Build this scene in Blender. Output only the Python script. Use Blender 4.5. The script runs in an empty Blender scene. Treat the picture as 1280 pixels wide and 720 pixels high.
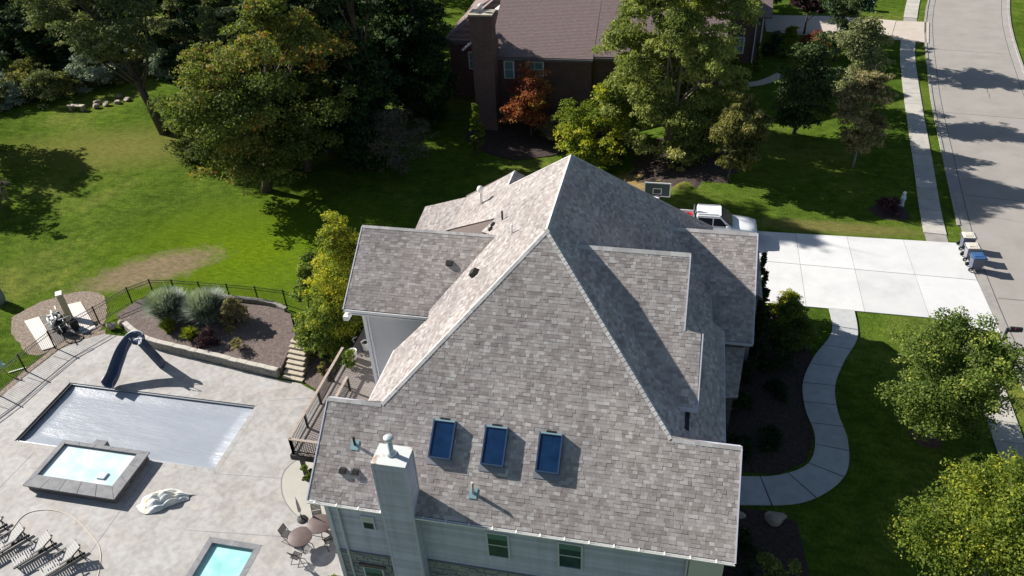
import bpy, bmesh, math, random
import numpy as np
from mathutils import Vector, Matrix
from mathutils.geometry import tessellate_polygon
random.seed(7); rng = np.random.default_rng(7)
S = bpy.context.scene
COL = S.collection

# ------------------------------------------------------------------ camera
def cam_axes(y, p, r):
    cy, sy = math.cos(y), math.sin(y)
    fw = Vector((sy*math.cos(p), cy*math.cos(p), -math.sin(p)))
    rt = Vector((cy, -sy, 0)); up = rt.cross(fw)
    c, s = math.cos(r), math.sin(r)
    return c*rt+s*up, -s*rt+c*up, fw
cd = bpy.data.cameras.new('camera'); cam = bpy.data.objects.new('camera', cd); COL.objects.link(cam)
rt, up, fw = cam_axes(-0.23859911, 0.62645566, -0.05428203)
m = Matrix((rt, up, -fw)).transposed().to_4x4(); m.translation = (0, 0, 30)
cam.matrix_world = m
cd.sensor_width = 36; cd.lens = 991.8038/1280*36; cd.clip_start = .1; cd.clip_end = 4000
S.camera = cam
S.render.resolution_x, S.render.resolution_y = 1024, 576

# ------------------------------------------------------------------ light
SX, SY = -1.62, .50                       # horizontal run towards the sun per metre of height
sun_dir = Vector((SX, SY, 1)).normalized()
EL = math.asin(sun_dir.z); AZ = math.atan2(sun_dir.x, sun_dir.y)
W = bpy.data.worlds.new('World'); S.world = W; W.use_nodes = True
nt = W.node_tree; bg = nt.nodes['Background']
sky = nt.nodes.new('ShaderNodeTexSky'); sky.sky_type = 'NISHITA'; sky.sun_disc = False
sky.sun_elevation = EL; sky.sun_rotation = AZ; sky.air_density = 1.1; sky.dust_density = .7
nt.links.new(sky.outputs[0], bg.inputs[0]); bg.inputs[1].default_value = .05
sl = bpy.data.lights.new('sun', 'SUN'); so = bpy.data.objects.new('sun', sl); COL.objects.link(so)
sl.energy = 5.0; sl.angle = math.radians(.53); sl.color = (1, .95, .88)
so.rotation_euler = (-sun_dir).to_track_quat('-Z', 'Y').to_euler(); so.location = (0, 0, 60)
S.view_settings.view_transform = 'Standard'; S.view_settings.look = 'None'
S.view_settings.exposure = .78; S.view_settings.gamma = 1

# ------------------------------------------------------------------ materials
MATS = {}
def mat(name, col=(.5, .5, .5), rough=.8, metal=0, spec=.3, build=None):
    if name in MATS: return MATS[name]
    M = bpy.data.materials.new(name); M.use_nodes = True
    b = M.node_tree.nodes['Principled BSDF']
    b.inputs['Base Color'].default_value = (*col, 1); b.inputs['Roughness'].default_value = rough
    b.inputs['Metallic'].default_value = metal; b.inputs['Specular IOR Level'].default_value = spec
    if build: build(M.node_tree, b)
    MATS[name] = M
    return M
def N(t, kind, **kw):
    n = t.nodes.new(kind)
    for k, v in kw.items():
        if k.startswith('i_'): n.inputs[k[2:].replace('_', ' ')].default_value = v
        else: setattr(n, k, v)
    return n
def ramp(t, stops, src=None):
    r = t.nodes.new('ShaderNodeValToRGB'); e = r.color_ramp.elements
    while len(e) < len(stops): e.new(.5)
    for k, (p, c) in enumerate(stops): e[k].position = p; e[k].color = (*c, 1)
    if src is not None: t.links.new(src, r.inputs[0])
    return r
def objco(t, scale=(1, 1, 1), rot=(0, 0, 0)):
    g = t.nodes.new('ShaderNodeNewGeometry'); mp = t.nodes.new('ShaderNodeMapping')
    mp.inputs['Scale'].default_value = scale; mp.inputs['Rotation'].default_value = rot
    t.links.new(g.outputs['Position'], mp.inputs[0]); return mp.outputs[0]
def noise(t, scale, detail=4, vec=None, rough=.6):
    n = N(t, 'ShaderNodeTexNoise'); n.inputs['Scale'].default_value = scale
    n.inputs['Detail'].default_value = detail; n.inputs['Roughness'].default_value = rough
    t.links.new(vec if vec is not None else objco(t), n.inputs['Vector']); return n.outputs['Fac']
def mix(t, a, b, fac, mode='MIX'):
    n = t.nodes.new('ShaderNodeMix'); n.data_type = 'RGBA'; n.blend_type = mode
    for sock, v in ((n.inputs[6], a), (n.inputs[7], b), (n.inputs[0], fac)):
        if hasattr(v, 'default_value'): t.links.new(v, sock)
        elif sock == n.inputs[0]: sock.default_value = v
        else: sock.default_value = (*v, 1)
    return n.outputs[2]
def bump(t, b, h, strength=.4, dist=.02):
    n = N(t, 'ShaderNodeBump'); n.inputs['Strength'].default_value = strength; n.inputs['Distance'].default_value = dist
    t.links.new(h, n.inputs['Height']); t.links.new(n.outputs[0], b.inputs['Normal'])
def mottled(stops, scale, detail=5, bscale=None, bs=.4, bd=.02, second=None, vec=None):
    """colour ramp over noise, optional second noise multiplied, optional bump"""
    def f(t, b):
        v = objco(t, vec) if vec else None
        r = ramp(t, stops, noise(t, scale, detail, v))
        out = r.outputs[0]
        if second:
            r2 = ramp(t, second[1], noise(t, second[0], 3)); out = mix(t, out, r2.outputs[0], 1, 'MULTIPLY')
        t.links.new(out, b.inputs['Base Color'])
        if bscale: bump(t, b, noise(t, bscale, 3), bs, bd)
    return f
def grass_build(t, b):
    big = ramp(t, [(.32, (.060, .105, .016)), (.5, (.092, .15, .020)), (.64, (.14, .175, .036))], noise(t, .09, 4))
    mid = ramp(t, [(.3, (.55, .6, .6)), (.55, (1, 1, 1)), (.75, (1.5, 1.25, 1.1))], noise(t, 1.1, 6, None, .7))
    c = mix(t, big.outputs[0], mid.outputs[0], 1, 'MULTIPLY')
    fine = ramp(t, [(.3, (.55, .6, .6)), (.7, (1.45, 1.35, 1.3))], noise(t, 9, 4, objco(t, (1, .45, 1), (0, 0, .5))))
    c = mix(t, c, fine.outputs[0], .8, 'MULTIPLY')
    stk = ramp(t, [(.35, (.66, .72, .7)), (.5, (1, 1, 1)), (.68, (1.32, 1.2, 1.3))], noise(t, 2.4, 5, objco(t, (.35, 1.5, 1), (0, 0, .75)), .75))
    c = mix(t, c, stk.outputs[0], .8, 'MULTIPLY')
    # brighter yellow-green patch near the fence
    def patch(cx, cy, rx, ry, rot, lo, hi, col, c, ns=.35, na=.6):
        mp = objco(t); s = N(t, 'ShaderNodeVectorMath', operation='SUBTRACT'); s.inputs[1].default_value = (cx, cy, 0); t.links.new(mp, s.inputs[0])
        r = N(t, 'ShaderNodeVectorRotate', rotation_type='Z_AXIS'); r.inputs['Angle'].default_value = rot; t.links.new(s.outputs[0], r.inputs[0])
        d = N(t, 'ShaderNodeVectorMath', operation='DIVIDE'); d.inputs[1].default_value = (rx, ry, 1e6); t.links.new(r.outputs[0], d.inputs[0])
        l = N(t, 'ShaderNodeVectorMath', operation='LENGTH'); t.links.new(d.outputs[0], l.inputs[0])
        a = N(t, 'ShaderNodeMath', operation='MULTIPLY_ADD'); t.links.new(noise(t, ns, 5), a.inputs[0]); a.inputs[1].default_value = na; a.inputs[2].default_value = -na*.5
        q = N(t, 'ShaderNodeMath', operation='ADD'); t.links.new(l.outputs['Value'], q.inputs[0]); t.links.new(a.outputs[0], q.inputs[1])
        mr = N(t, 'ShaderNodeMapRange'); mr.inputs[1].default_value = lo; mr.inputs[2].default_value = hi; mr.inputs[3].default_value = 1; mr.inputs[4].default_value = 0
        t.links.new(q.outputs[0], mr.inputs[0])
        colr = ramp(t, [(.32, tuple(x*.62 for x in col)), (.68, tuple(x*1.3 for x in col))], noise(t, 3.5, 6, objco(t, (.5, 1.4, 1), (0, 0, .75)), .75))
        return mix(t, c, colr.outputs[0], mr.outputs[0])
    c = patch(-31, 44.5, 11, 8.5, -.15, .1, 1.25, (.125, .198, .009), c)
    c = patch(-37.2, 41.3, 5.2, 2.1, -.62, .6, 1.15, (.24, .19, .11), c, 1.2, 1.1)
    c = patch(-52, 60, 14, 5, -.2, .1, 1.2, (.17, .17, .045), c)
    c = patch(-2.5, 57, 4.2, 2.6, .1, .6, 1.1, (.26, .19, .08), c, .8, .9)
    c = patch(11, 50.6, 6, .9, 0, .5, 1.2, (.17, .16, .05), c)
    t.links.new(c, b.inputs['Base Color'])
    bump(t, b, noise(t, 14, 4), .9, .08)
G = {}
LEAF_GAIN = 1.35
def leafmat(name, stops, trans=.28):
    def f(t, b):
        a = N(t, 'ShaderNodeAttribute'); a.attribute_name = 'tint'
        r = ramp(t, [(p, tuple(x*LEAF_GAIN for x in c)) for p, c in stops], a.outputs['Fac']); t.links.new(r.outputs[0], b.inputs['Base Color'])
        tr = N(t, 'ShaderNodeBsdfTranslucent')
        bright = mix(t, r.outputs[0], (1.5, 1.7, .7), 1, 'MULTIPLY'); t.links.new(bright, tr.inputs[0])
        ms = N(t, 'ShaderNodeMixShader'); ms.inputs[0].default_value = trans
        out = t.nodes['Material Output']
        t.links.new(b.outputs[0], ms.inputs[1]); t.links.new(tr.outputs[0], ms.inputs[2]); t.links.new(ms.outputs[0], out.inputs[0])
    return mat(name, rough=.75, spec=.12, build=f)

SH = [(0, (.35, .31, .295)), (.3, (.435, .393, .375)), (.62, (.485, .445, .425)), (.86, (.545, .508, .485)), (1, (.63, .60, .575))]
def shingle_build(src):
    def f(t, b):
        if src == 'island':
            g = N(t, 'ShaderNodeNewGeometry'); s = g.outputs['Random Per Island']
        else:
            g = N(t, 'ShaderNodeObjectInfo'); s = g.outputs['Random']
        r = ramp(t, SH, s)
        r2 = ramp(t, [(.35, (.9, .89, .89)), (.65, (1.08, 1.07, 1.05))], noise(t, .35, 3))
        r4 = ramp(t, [(.3, (.87, .87, .88)), (.6, (1.03, 1.03, 1.02))], noise(t, 1.0, 5, objco(t, (2.2, .3, .3)))); r = type('q', (), {'outputs': [mix(t, r.outputs[0], r4.outputs[0], 1, 'MULTIPLY')]})
        c = mix(t, r.outputs[0], r2.outputs[0], 1, 'MULTIPLY')
        r3 = ramp(t, [(.3, (.75, .75, .76)), (.7, (1.2, 1.2, 1.2))], noise(t, 45, 2))
        c = mix(t, c, r3.outputs[0], 1, 'MULTIPLY')
        t.links.new(c, b.inputs['Base Color']); b.inputs['Diffuse Roughness'].default_value = .6; bump(t, b, noise(t, 60, 2), .15, .004)
    return f
m_sh = mat('shingle_asphalt', rough=.95, spec=.1, build=shingle_build('island'))
m_sh1 = mat('shingle_asphalt_single', rough=.95, spec=.1, build=shingle_build('object'))
m_under = mat('roof_underlay', (.13, .115, .115), .9)
def cap_build(t, b):
    r = ramp(t, [(0, (.42, .40, .39)), (1, (.58, .56, .54))], N(t, 'ShaderNodeNewGeometry').outputs['Random Per Island'])
    t.links.new(r.outputs[0], b.inputs['Base Color'])
m_cap = mat('ridge_cap', rough=.85, build=cap_build)
m_grass = mat('lawn', rough=1, spec=0, build=grass_build)
def siding_build(t, b):
    r = ramp(t, [(.3, (.48, .485, .60)), (.7, (.535, .54, .66))], noise(t, 1.3, 5))
    g = N(t, 'ShaderNodeNewGeometry'); r2 = ramp(t, [(0, (.86, .86, .86)), (1, (1.1, 1.1, 1.1))], g.outputs['Random Per Island'])
    c = mix(t, r.outputs[0], r2.outputs[0], 1, 'MULTIPLY')
    r3 = ramp(t, [(.3, (.88, .88, .86)), (.6, (1.03, 1.03, 1.03))], noise(t, 1.0, 4, objco(t, (3, 3, .25)))); c = mix(t, c, r3.outputs[0], 1, 'MULTIPLY')
    t.links.new(c, b.inputs['Base Color'])
m_siding = mat('siding_bluegrey', rough=.65, build=siding_build)
m_wing = mat('siding_lightgrey', rough=.7, build=mottled([(.3, (.55, .545, .53)), (.7, (.61, .60, .58))], .8))
m_trim = mat('trim_grey', (.58, .57, .64), .6)
m_white = mat('white_paint', (.78, .78, .76), .5)
m_stone = mat('wall_stone', rough=.85, build=mottled([(.3, (.20, .22, .24)), (.6, (.33, .34, .35)), (.8, (.42, .40, .38))], 1.7, 5, 14, .6, .02))
m_mortar = mat('mortar', (.2, .2, .2), .95)
def glass_build(t, b):
    r = ramp(t, [(.3, (.02, .045, .055)), (.7, (.05, .10, .11))], noise(t, 1.2, 2)); t.links.new(r.outputs[0], b.inputs['Base Color'])
m_glass = mat('window_glass', rough=.25, spec=.35, build=glass_build)
m_sky_glass = mat('skylight_glass', rough=.15, spec=.6, build=mottled([(.3, (.005, .022, .07)), (.7, (.012, .045, .12))], 1.6, 3))
m_blueframe = mat('skylight_frame', (.05, .09, .17), .4, .3)
def conc(name, lo, hi, sc=1.2, island=False, stain=.35):
    def f(t, b):
        r = ramp(t, [(.3, lo), (.7, hi)], noise(t, sc, 6)); c = r.outputs[0]
        g = N(t, 'ShaderNodeObjectInfo'); r2 = ramp(t, [(0, (.93, .93, .93)), (1, (1.05, 1.05, 1.05))], g.outputs['Random'])
        c = mix(t, c, r2.outputs[0], 1, 'MULTIPLY')
        r3 = ramp(t, [(.25, (1-stain, 1-stain, 1-stain*.9)), (.5, (1, 1, 1))], noise(t, .45, 7, None, .7))
        c = mix(t, c, r3.outputs[0], 1, 'MULTIPLY')
        t.links.new(c, b.inputs['Base Color']); bump(t, b, noise(t, 25, 3), .2, .01)
    return mat(name, rough=.8, build=f)
m_drive = conc('driveway_concrete', (.60, .60, .595), (.66, .66, .65), .8, stain=.14)
m_walk = conc('walk_concrete', (.40, .405, .41), (.50, .505, .50), 2, stain=.2)
m_side = conc('sidewalk_concrete', (.42, .40, .36), (.52, .49, .44), 1.5, stain=.2)
m_road = conc('road_surface', (.33, .305, .275), (.385, .355, .325), .5, stain=.14)
m_gutter = conc('gutter_concrete', (.29, .275, .25), (.37, .345, .32), 1.5, stain=.3)
m_joint = mat('joint_dark', (.10, .10, .10), .9)
def patio_build(t, b):
    v = N(t, 'ShaderNodeTexVoronoi'); v.inputs['Scale'].default_value = 1.15; t.links.new(objco(t), v.inputs['Vector'])
    sep = N(t, 'ShaderNodeSeparateColor'); t.links.new(v.outputs['Color'], sep.inputs[0])
    r = ramp(t, [(0, (.31, .295, .28)), (.4, (.37, .36, .35)), (.7, (.42, .415, .415)), (1, (.40, .365, .34))], sep.outputs[0])
    r1 = ramp(t, [(.3, (.335, .31, .285)), (.52, (.385, .37, .35)), (.72, (.44, .44, .445))], noise(t, .8, 6, None, .65))
    c = mix(t, r.outputs[0], r1.outputs[0], .5)
    r2 = ramp(t, [(.3, (.84, .84, .86)), (.6, (1.06, 1.05, 1.03))], noise(t, 3.2, 6)); c = mix(t, c, r2.outputs[0], 1, 'MULTIPLY')
    t.links.new(c, b.inputs['Base Color'])
    e = N(t, 'ShaderNodeTexVoronoi', feature='DISTANCE_TO_EDGE'); e.inputs['Scale'].default_value = 2.2; t.links.new(objco(t), e.inputs['Vector'])
    bump(t, b, e.outputs['Distance'], .12, .03)
m_patio = mat('stamped_concrete', rough=.7, build=patio_build)
m_cream = conc('cream_concrete', (.42, .405, .355), (.47, .455, .40), 1.5, stain=.12)
m_coping = mat('coping_stone', rough=.75, build=mottled([(.3, (.17, .175, .185)), (.7, (.27, .27, .28))], 2.2, 5, 20))
m_spaside = mat('spa_stone', rough=.8, build=mottled([(.3, (.09, .085, .085)), (.6, (.16, .14, .13)), (.8, (.23, .17, .15))], 4, 5, 20))
def cover_build(t, b):
    r = ramp(t, [(.3, (.285, .315, .36)), (.7, (.33, .36, .41))], noise(t, .5, 4, objco(t, (.5, 2.2, 1), (0, 0, .35)))); t.links.new(r.outputs[0], b.inputs['Base Color'])
    bump(t, b, noise(t, 1.3, 5, objco(t, (.45, 2.4, 1), (0, 0, .2)), .7), .75, .05)
m_cover = mat('pool_cover_vinyl', rough=.3, spec=.7, build=cover_build)
def water_build(a, c2):
    def f(t, b):
        r = ramp(t, [(.35, a), (.65, c2)], noise(t, 1.1, 3, None, .5)); t.links.new(r.outputs[0], b.inputs['Base Color'])
        bump(t, b, noise(t, 3, 3), .25, .03)
    return f
m_spawater = mat('spa_water', rough=.12, spec=.6, build=water_build((.50, .66, .66), (.74, .80, .80)))
m_water = mat('turquoise_water', rough=.1, spec=.6, build=water_build((.27, .62, .59), (.45, .74, .71)))
m_mulch = mat('mulch', rough=.95, build=mottled([(.3, (.03, .021, .018)), (.7, (.085, .06, .053))], 5, 6, 12, .9, .06))
m_bed = mat('bed_mulch_grey', rough=.95, build=mottled([(.3, (.11, .085, .075)), (.7, (.21, .165, .15))], 4, 6, 12, .9, .06))
m_gravel = mat('pebble_gravel', rough=.9, build=mottled([(.35, (.17, .13, .10)), (.6, (.29, .23, .18)), (.75, (.44, .38, .31))], 6, 6, 10, 1, .06))
m_wallstone = mat('retaining_stone', rough=.85, build=mottled([(.3, (.19, .18, .16)), (.7, (.33, .31, .27))], 5, 5, 14))
m_step = mat('step_stone', rough=.8, build=mottled([(.3, (.40, .34, .26)), (.7, (.55, .49, .39))], 4, 5, 14))
m_deck = mat('deck_wood', rough=.75, build=mottled([(.3, (.18, .155, .145)), (.7, (.27, .24, .225))], 6, 4, vec=(.15, 2, 1)))
m_rail = mat('rail_wood', rough=.7, build=mottled([(.3, (.30, .24, .20)), (.7, (.42, .35, .30))], 5))
m_darkmetal = mat('dark_metal', (.025, .024, .024), .5)
m_black = mat('black_plastic', (.018, .018, .02), .5)
m_blackpaint = mat('black_paint', (.02, .022, .03), .45)
m_fence = mat('fence_metal', (.012, .016, .013), .5)
m_navy = mat('slide_blue', rough=.45, spec=.4, build=mottled([(.3, (.04, .06, .105)), (.7, (.06, .085, .14))], 2))
m_steel = mat('galvanised_steel', (.55, .58, .60), .32, .85)
m_flue = mat('flue_metal', (.52, .56, .58), .4, .35)
m_teal = mat('teal_flashing', (.30, .46, .50), .5, .3)
def capm(t, b):
    r = ramp(t, [(.60, (.60, .62, .61)), (.68, (.42, .27, .18))], noise(t, 1.6, 3, objco(t))); t.links.new(r.outputs[0], b.inputs['Base Color'])
m_chcap = mat('chimney_cap_metal', rough=.5, build=capm)
m_bark = mat('bark', rough=.9, build=mottled([(.3, (.06, .045, .035)), (.7, (.14, .11, .09))], 6, 4, 9, .8, .05))
m_palebark = mat('pale_bark', rough=.9, build=mottled([(.3, (.22, .19, .16)), (.7, (.38, .34, .30))], 6, 4))
def brick_build(t, b):
    br = N(t, 'ShaderNodeTexBrick'); br.inputs['Scale'].default_value = 2.2
    br.inputs['Color1'].default_value = (.12, .075, .07, 1); br.inputs['Color2'].default_value = (.17, .105, .095, 1); br.inputs['Mortar'].default_value = (.14, .115, .11, 1)
    mp = N(t, 'ShaderNodeMapping'); mp.inputs['Rotation'].default_value = (math.pi/2, 0, 0)
    g = N(t, 'ShaderNodeNewGeometry'); t.links.new(g.outputs['Position'], mp.inputs[0]); t.links.new(mp.outputs[0], br.inputs['Vector'])
    r2 = ramp(t, [(.3, (.8, .8, .85)), (.7, (1.2, 1.15, 1.1))], noise(t, .6, 5)); c = mix(t, br.outputs['Color'], r2.outputs[0], 1, 'MULTIPLY')
    t.links.new(c, b.inputs['Base Color'])
m_brick = mat('dark_brick', rough=.85, build=brick_build)
def nroof_build(t, b):
    w = N(t, 'ShaderNodeTexWave', bands_direction='Y'); w.inputs['Scale'].default_value = 2.2; w.inputs['Distortion'].default_value = 1.2; w.inputs['Detail'].default_value = 3
    t.links.new(objco(t), w.inputs['Vector'])
    r = ramp(t, [(.2, (.17, .128, .125)), (.8, (.25, .19, .185))], w.outputs['Fac'])
    r2 = ramp(t, [(.3, (.82, .82, .82)), (.7, (1.2, 1.18, 1.16))], noise(t, 3, 6, objco(t, (1, 2.5, 1)))); c = mix(t, r.outputs[0], r2.outputs[0], 1, 'MULTIPLY')
    t.links.new(c, b.inputs['Base Color']); bump(t, b, w.outputs['Fac'], .4, .03)
m_nroof = mat('brown_shingles', rough=.9, build=nroof_build)
m_truck = mat('truck_white_paint', (.80, .81, .82), .25, 0, .5)
m_autoglass = mat('auto_glass', (.008, .012, .02), .2, 0, .3)
m_tire = mat('tyre_rubber', (.02, .02, .02), .8)
m_red = mat('red_plastic', (.5, .02, .04), .5)
m_table = mat('table_top_brown', rough=.45, build=mottled([(.3, (.11, .08, .075)), (.7, (.15, .11, .10))], 3))
m_tan = mat('tan_housing', (.50, .40, .22), .5)
m_binbody = mat('bin_body_grey', (.22, .23, .26), .55)
m_binbody2 = mat('bin_body_dark', (.11, .12, .17), .55)
m_binlid = mat('bin_lid_beige', (.62, .58, .50), .5)
m_binblue = mat('bin_lid_blue', (.04, .11, .25), .55)
m_cloth = mat('crumpled_vinyl', rough=.5, build=mottled([(.35, (.40, .44, .46)), (.55, (.70, .70, .66)), (.72, (.66, .62, .34))], 1.5, 4))
m_boulder = mat('boulder', rough=.9, build=mottled([(.3, (.24, .2, .16)), (.7, (.44, .38, .31))], 4, 5, 8, .8, .05))

# ------------------------------------------------------------------ building helpers
ORG = {}
def org(p): return ORG.get(p.name, Vector((0, 0, 0))) if p is not None else Vector((0, 0, 0))
class MB:
    def __init__(s): s.v = []; s.f = []
    def poly(s, pts):
        k = len(s.v); s.v += [tuple(p) for p in pts]; s.f.append(tuple(range(k, k+len(pts)))); return s
    def box(s, x0, y0, z0, x1, y1, z1):
        k = len(s.v); s.v += [(x0, y0, z0), (x1, y0, z0), (x1, y1, z0), (x0, y1, z0), (x0, y0, z1), (x1, y0, z1), (x1, y1, z1), (x0, y1, z1)]
        s.f += [tuple(k+i for i in q) for q in ((0, 3, 2, 1), (4, 5, 6, 7), (0, 1, 5, 4), (1, 2, 6, 5), (2, 3, 7, 6), (3, 0, 4, 7))]; return s
    def obox(s, c, ax, ay, az, hx, hy, hz):
        c = Vector(c); ax, ay, az = Vector(ax).normalized()*hx, Vector(ay).normalized()*hy, Vector(az).normalized()*hz
        k = len(s.v)
        s.v += [tuple(c+a*ax+b*ay+d*az) for d in (-1, 1) for a, b in ((-1, -1), (1, -1), (1, 1), (-1, 1))]
        s.f += [tuple(k+i for i in q) for q in ((0, 3, 2, 1), (4, 5, 6, 7), (0, 1, 5, 4), (1, 2, 6, 5), (2, 3, 7, 6), (3, 0, 4, 7))]; return s
    def bar(s, a, b, w, h=None, upv=(0, 0, 1)):
        a, b = Vector(a), Vector(b); d = b-a; h = h or w
        u = Vector(upv); sd = d.cross(u)
        if sd.length < 1e-5: sd = d.cross(Vector((1, 0, 0)))
        return s.obox((a+b)/2, d, sd, sd.cross(d), d.length/2, w/2, h/2)
    def prism(s, pts, d):
        """polygon pts (3d) extruded by vector d"""
        n = len(pts); k = len(s.v); d = Vector(d)
        s.v += [tuple(p) for p in pts]+[tuple(Vector(p)+d) for p in pts]
        s.f.append(tuple(k+i for i in range(n))[::-1]); s.f.append(tuple(k+n+i for i in range(n)))
        for i in range(n): j = (i+1) % n; s.f.append((k+i, k+j, k+n+j, k+n+i))
        return s
    def tube(s, pts, r, n=8, closed=False, cap=True):
        pts = [Vector(p) for p in pts]; R = r if hasattr(r, '__len__') else [r]*len(pts); k = len(s.v); L = len(pts); prev = None
        for i, p in enumerate(pts):
            if closed: d = pts[(i+1) % L]-pts[i-1]
            else: d = pts[min(i+1, L-1)]-pts[max(i-1, 0)]
            d.normalize()
            u = prev if prev is not None else (Vector((0, 0, 1)) if abs(d.z) < .9 else Vector((1, 0, 0)))
            a = (u-d*u.dot(d)).normalized(); prev = a; b = d.cross(a)
            for j in range(n):
                t = 2*math.pi*j/n; s.v.append(tuple(p+(a*math.cos(t)+b*math.sin(t))*R[i]))
        for i in range(L if closed else L-1):
            for j in range(n):
                i2 = (i+1) % L; s.f.append((k+i*n+j, k+i*n+(j+1) % n, k+i2*n+(j+1) % n, k+i2*n+j))
        if cap and not closed: s.f.append(tuple(k+j for j in range(n))[::-1]); s.f.append(tuple(k+(L-1)*n+j for j in range(n)))
        return s
    def lathe(s, c, prof, n=16):
        k = len(s.v); L = len(prof)
        for r, z in prof:
            for j in range(n): t = 2*math.pi*j/n; s.v.append((c[0]+r*math.cos(t), c[1]+r*math.sin(t), c[2]+z))
        for i in range(L-1):
            for j in range(n): s.f.append((k+i*n+j, k+i*n+(j+1) % n, k+(i+1)*n+(j+1) % n, k+(i+1)*n+j))
        s.f.append(tuple(k+j for j in range(n))[::-1]); s.f.append(tuple(k+(L-1)*n+j for j in range(n))); return s
    def build(s, name, m, parent=None, smooth=False, bevel=0):
        me = bpy.data.meshes.new(name); o = org(parent)
        me.from_pydata([(a-o.x, b-o.y, c-o.z) for a, b, c in s.v], [], s.f); me.materials.append(m)
        if smooth: me.polygons.foreach_set('use_smooth', [True]*len(me.polygons))
        ob = bpy.data.objects.new(name, me); COL.objects.link(ob)
        if parent is not None: ob.parent = parent; ORG[ob.name] = o
        if bevel:
            md = ob.modifiers.new('bevel', 'BEVEL'); md.width = bevel; md.segments = 2; md.limit_method = 'ANGLE'
        return ob
def tag(o, label=None, cat=None, group=None, kind=None):
    if label: o['label'] = label
    if cat: o['category'] = cat
    if group: o['group'] = group
    if kind: o['kind'] = kind
    return o
def thing(name, label, cat, loc=(0, 0, 0), group=None):
    o = bpy.data.objects.new(name, None); COL.objects.link(o); o.location = loc; o.empty_display_size = .2
    ORG[o.name] = Vector(loc); return tag(o, label, cat, group)
def copy_tree(o, loc, rz=0, label=None):
    r = o.copy(); COL.objects.link(r); r.location = loc; r.rotation_euler = (0, 0, rz)
    if label: r['label'] = label
    for ch in o.children:
        c = ch.copy(); COL.objects.link(c); c.parent = r
        for g in ch.children: d = g.copy(); COL.objects.link(d); d.parent = c
    return r
def arr_mesh(name, V, F, m, parent=None, tint=None, smooth=False):
    """V (n,3) F (k,4) numpy"""
    me = bpy.data.meshes.new(name); o = org(parent)
    V = np.asarray(V, float)-np.array(o); F = np.asarray(F, np.int32)
    me.vertices.add(len(V)); me.vertices.foreach_set('co', V.ravel())
    nl = F.shape[1]; me.loops.add(F.size); me.loops.foreach_set('vertex_index', F.ravel())
    me.polygons.add(len(F)); me.polygons.foreach_set('loop_start', np.arange(0, F.size, nl, dtype=np.int32)); me.polygons.foreach_set('loop_total', np.full(len(F), nl, np.int32))
    if smooth: me.polygons.foreach_set('use_smooth', np.ones(len(F), bool))
    if tint is not None:
        a = me.attributes.new('tint', 'FLOAT', 'FACE'); a.data.foreach_set('value', np.asarray(tint, np.float32))
    me.materials.append(m); me.update(calc_edges=True)
    ob = bpy.data.objects.new(name, me); COL.objects.link(ob)
    if parent is not None: ob.parent = parent; ORG[ob.name] = o
    return ob

# ------------------------------------------------------------------ ground
def ss(a, b, v): t = min(1, max(0, (v-a)/(b-a))); return t*t*(3-2*t)
def hz(x, y=0): return -2+2*ss(-9, 2, x)
def sheet(name, loops, z, m, thick=0, kind='structure', parent=None):
    """flat polygon with holes; loops = outer, holes"""
    L = [[Vector((p[0], p[1], 0)) for p in lp] for lp in loops]
    flat = [p for lp in L for p in lp]; tri = tessellate_polygon(L)
    b = MB(); b.v = [(p.x, p.y, z) for p in flat]
    for t in tri:
        a, c, d = [flat[i] for i in t]
        b.f.append(tuple(t) if (c-a).cross(d-a).z > 0 else tuple(t)[::-1])
    if thick:
        for lp in L:
            k = len(b.v); n = len(lp)
            b.v += [(p.x, p.y, z) for p in lp]+[(p.x, p.y, z-thick) for p in lp]
            for i in range(n): j = (i+1) % n; b.f.append((k+i, k+j, k+n+j, k+n+i))
    o = b.build(name, m, parent)
    if kind: o['kind'] = kind
    return o
def catmull(P, n=6):
    P = [Vector(p) for p in P]; out = []
    for i in range(len(P)-1):
        a, b, c, d = P[max(i-1, 0)], P[i], P[i+1], P[min(i+2, len(P)-1)]
        for k in range(n):
            t = k/n; out.append(.5*((2*b)+(c-a)*t+(2*a-5*b+4*c-d)*t*t+(3*b-a-3*c+d)*t**3))
    out.append(P[-1]); return out

gx = np.concatenate([[-1500, -600, -300, -180], np.arange(-120, 60, 1.0), [60, 100, 180, 400, 1500]])
gy = np.concatenate([[-400, -100, -20], np.arange(0, 140, 1.0), [140, 160, 200, 300, 600, 1800]])
X, Y = np.meshgrid(gx, gy)
T = np.clip((X+9)/11, 0, 1); Z = -2+2*T*T*(3-2*T)
fx = (np.sin(X*.31+Y*.17)+np.sin(X*.13-Y*.29+1))*.05*((X < -24) & (Y > 40) & (Y < 140))
Z = Z+fx
low = (X > -44) & (X < -13) & (Y > 12) & (Y < 31) & (X > -38+0*Y)
Z = np.where(low, -3.2, Z)
V = np.stack([X.ravel(), Y.ravel(), Z.ravel()], 1); nx = len(gx); ny = len(gy)
I = np.arange(nx*ny).reshape(ny, nx); F = np.stack([I[:-1, :-1].ravel(), I[:-1, 1:].ravel(), I[1:, 1:].ravel(), I[1:, :-1].ravel()], 1)
tag(arr_mesh('ground', V, F, m_grass, smooth=True), kind='structure')

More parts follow.
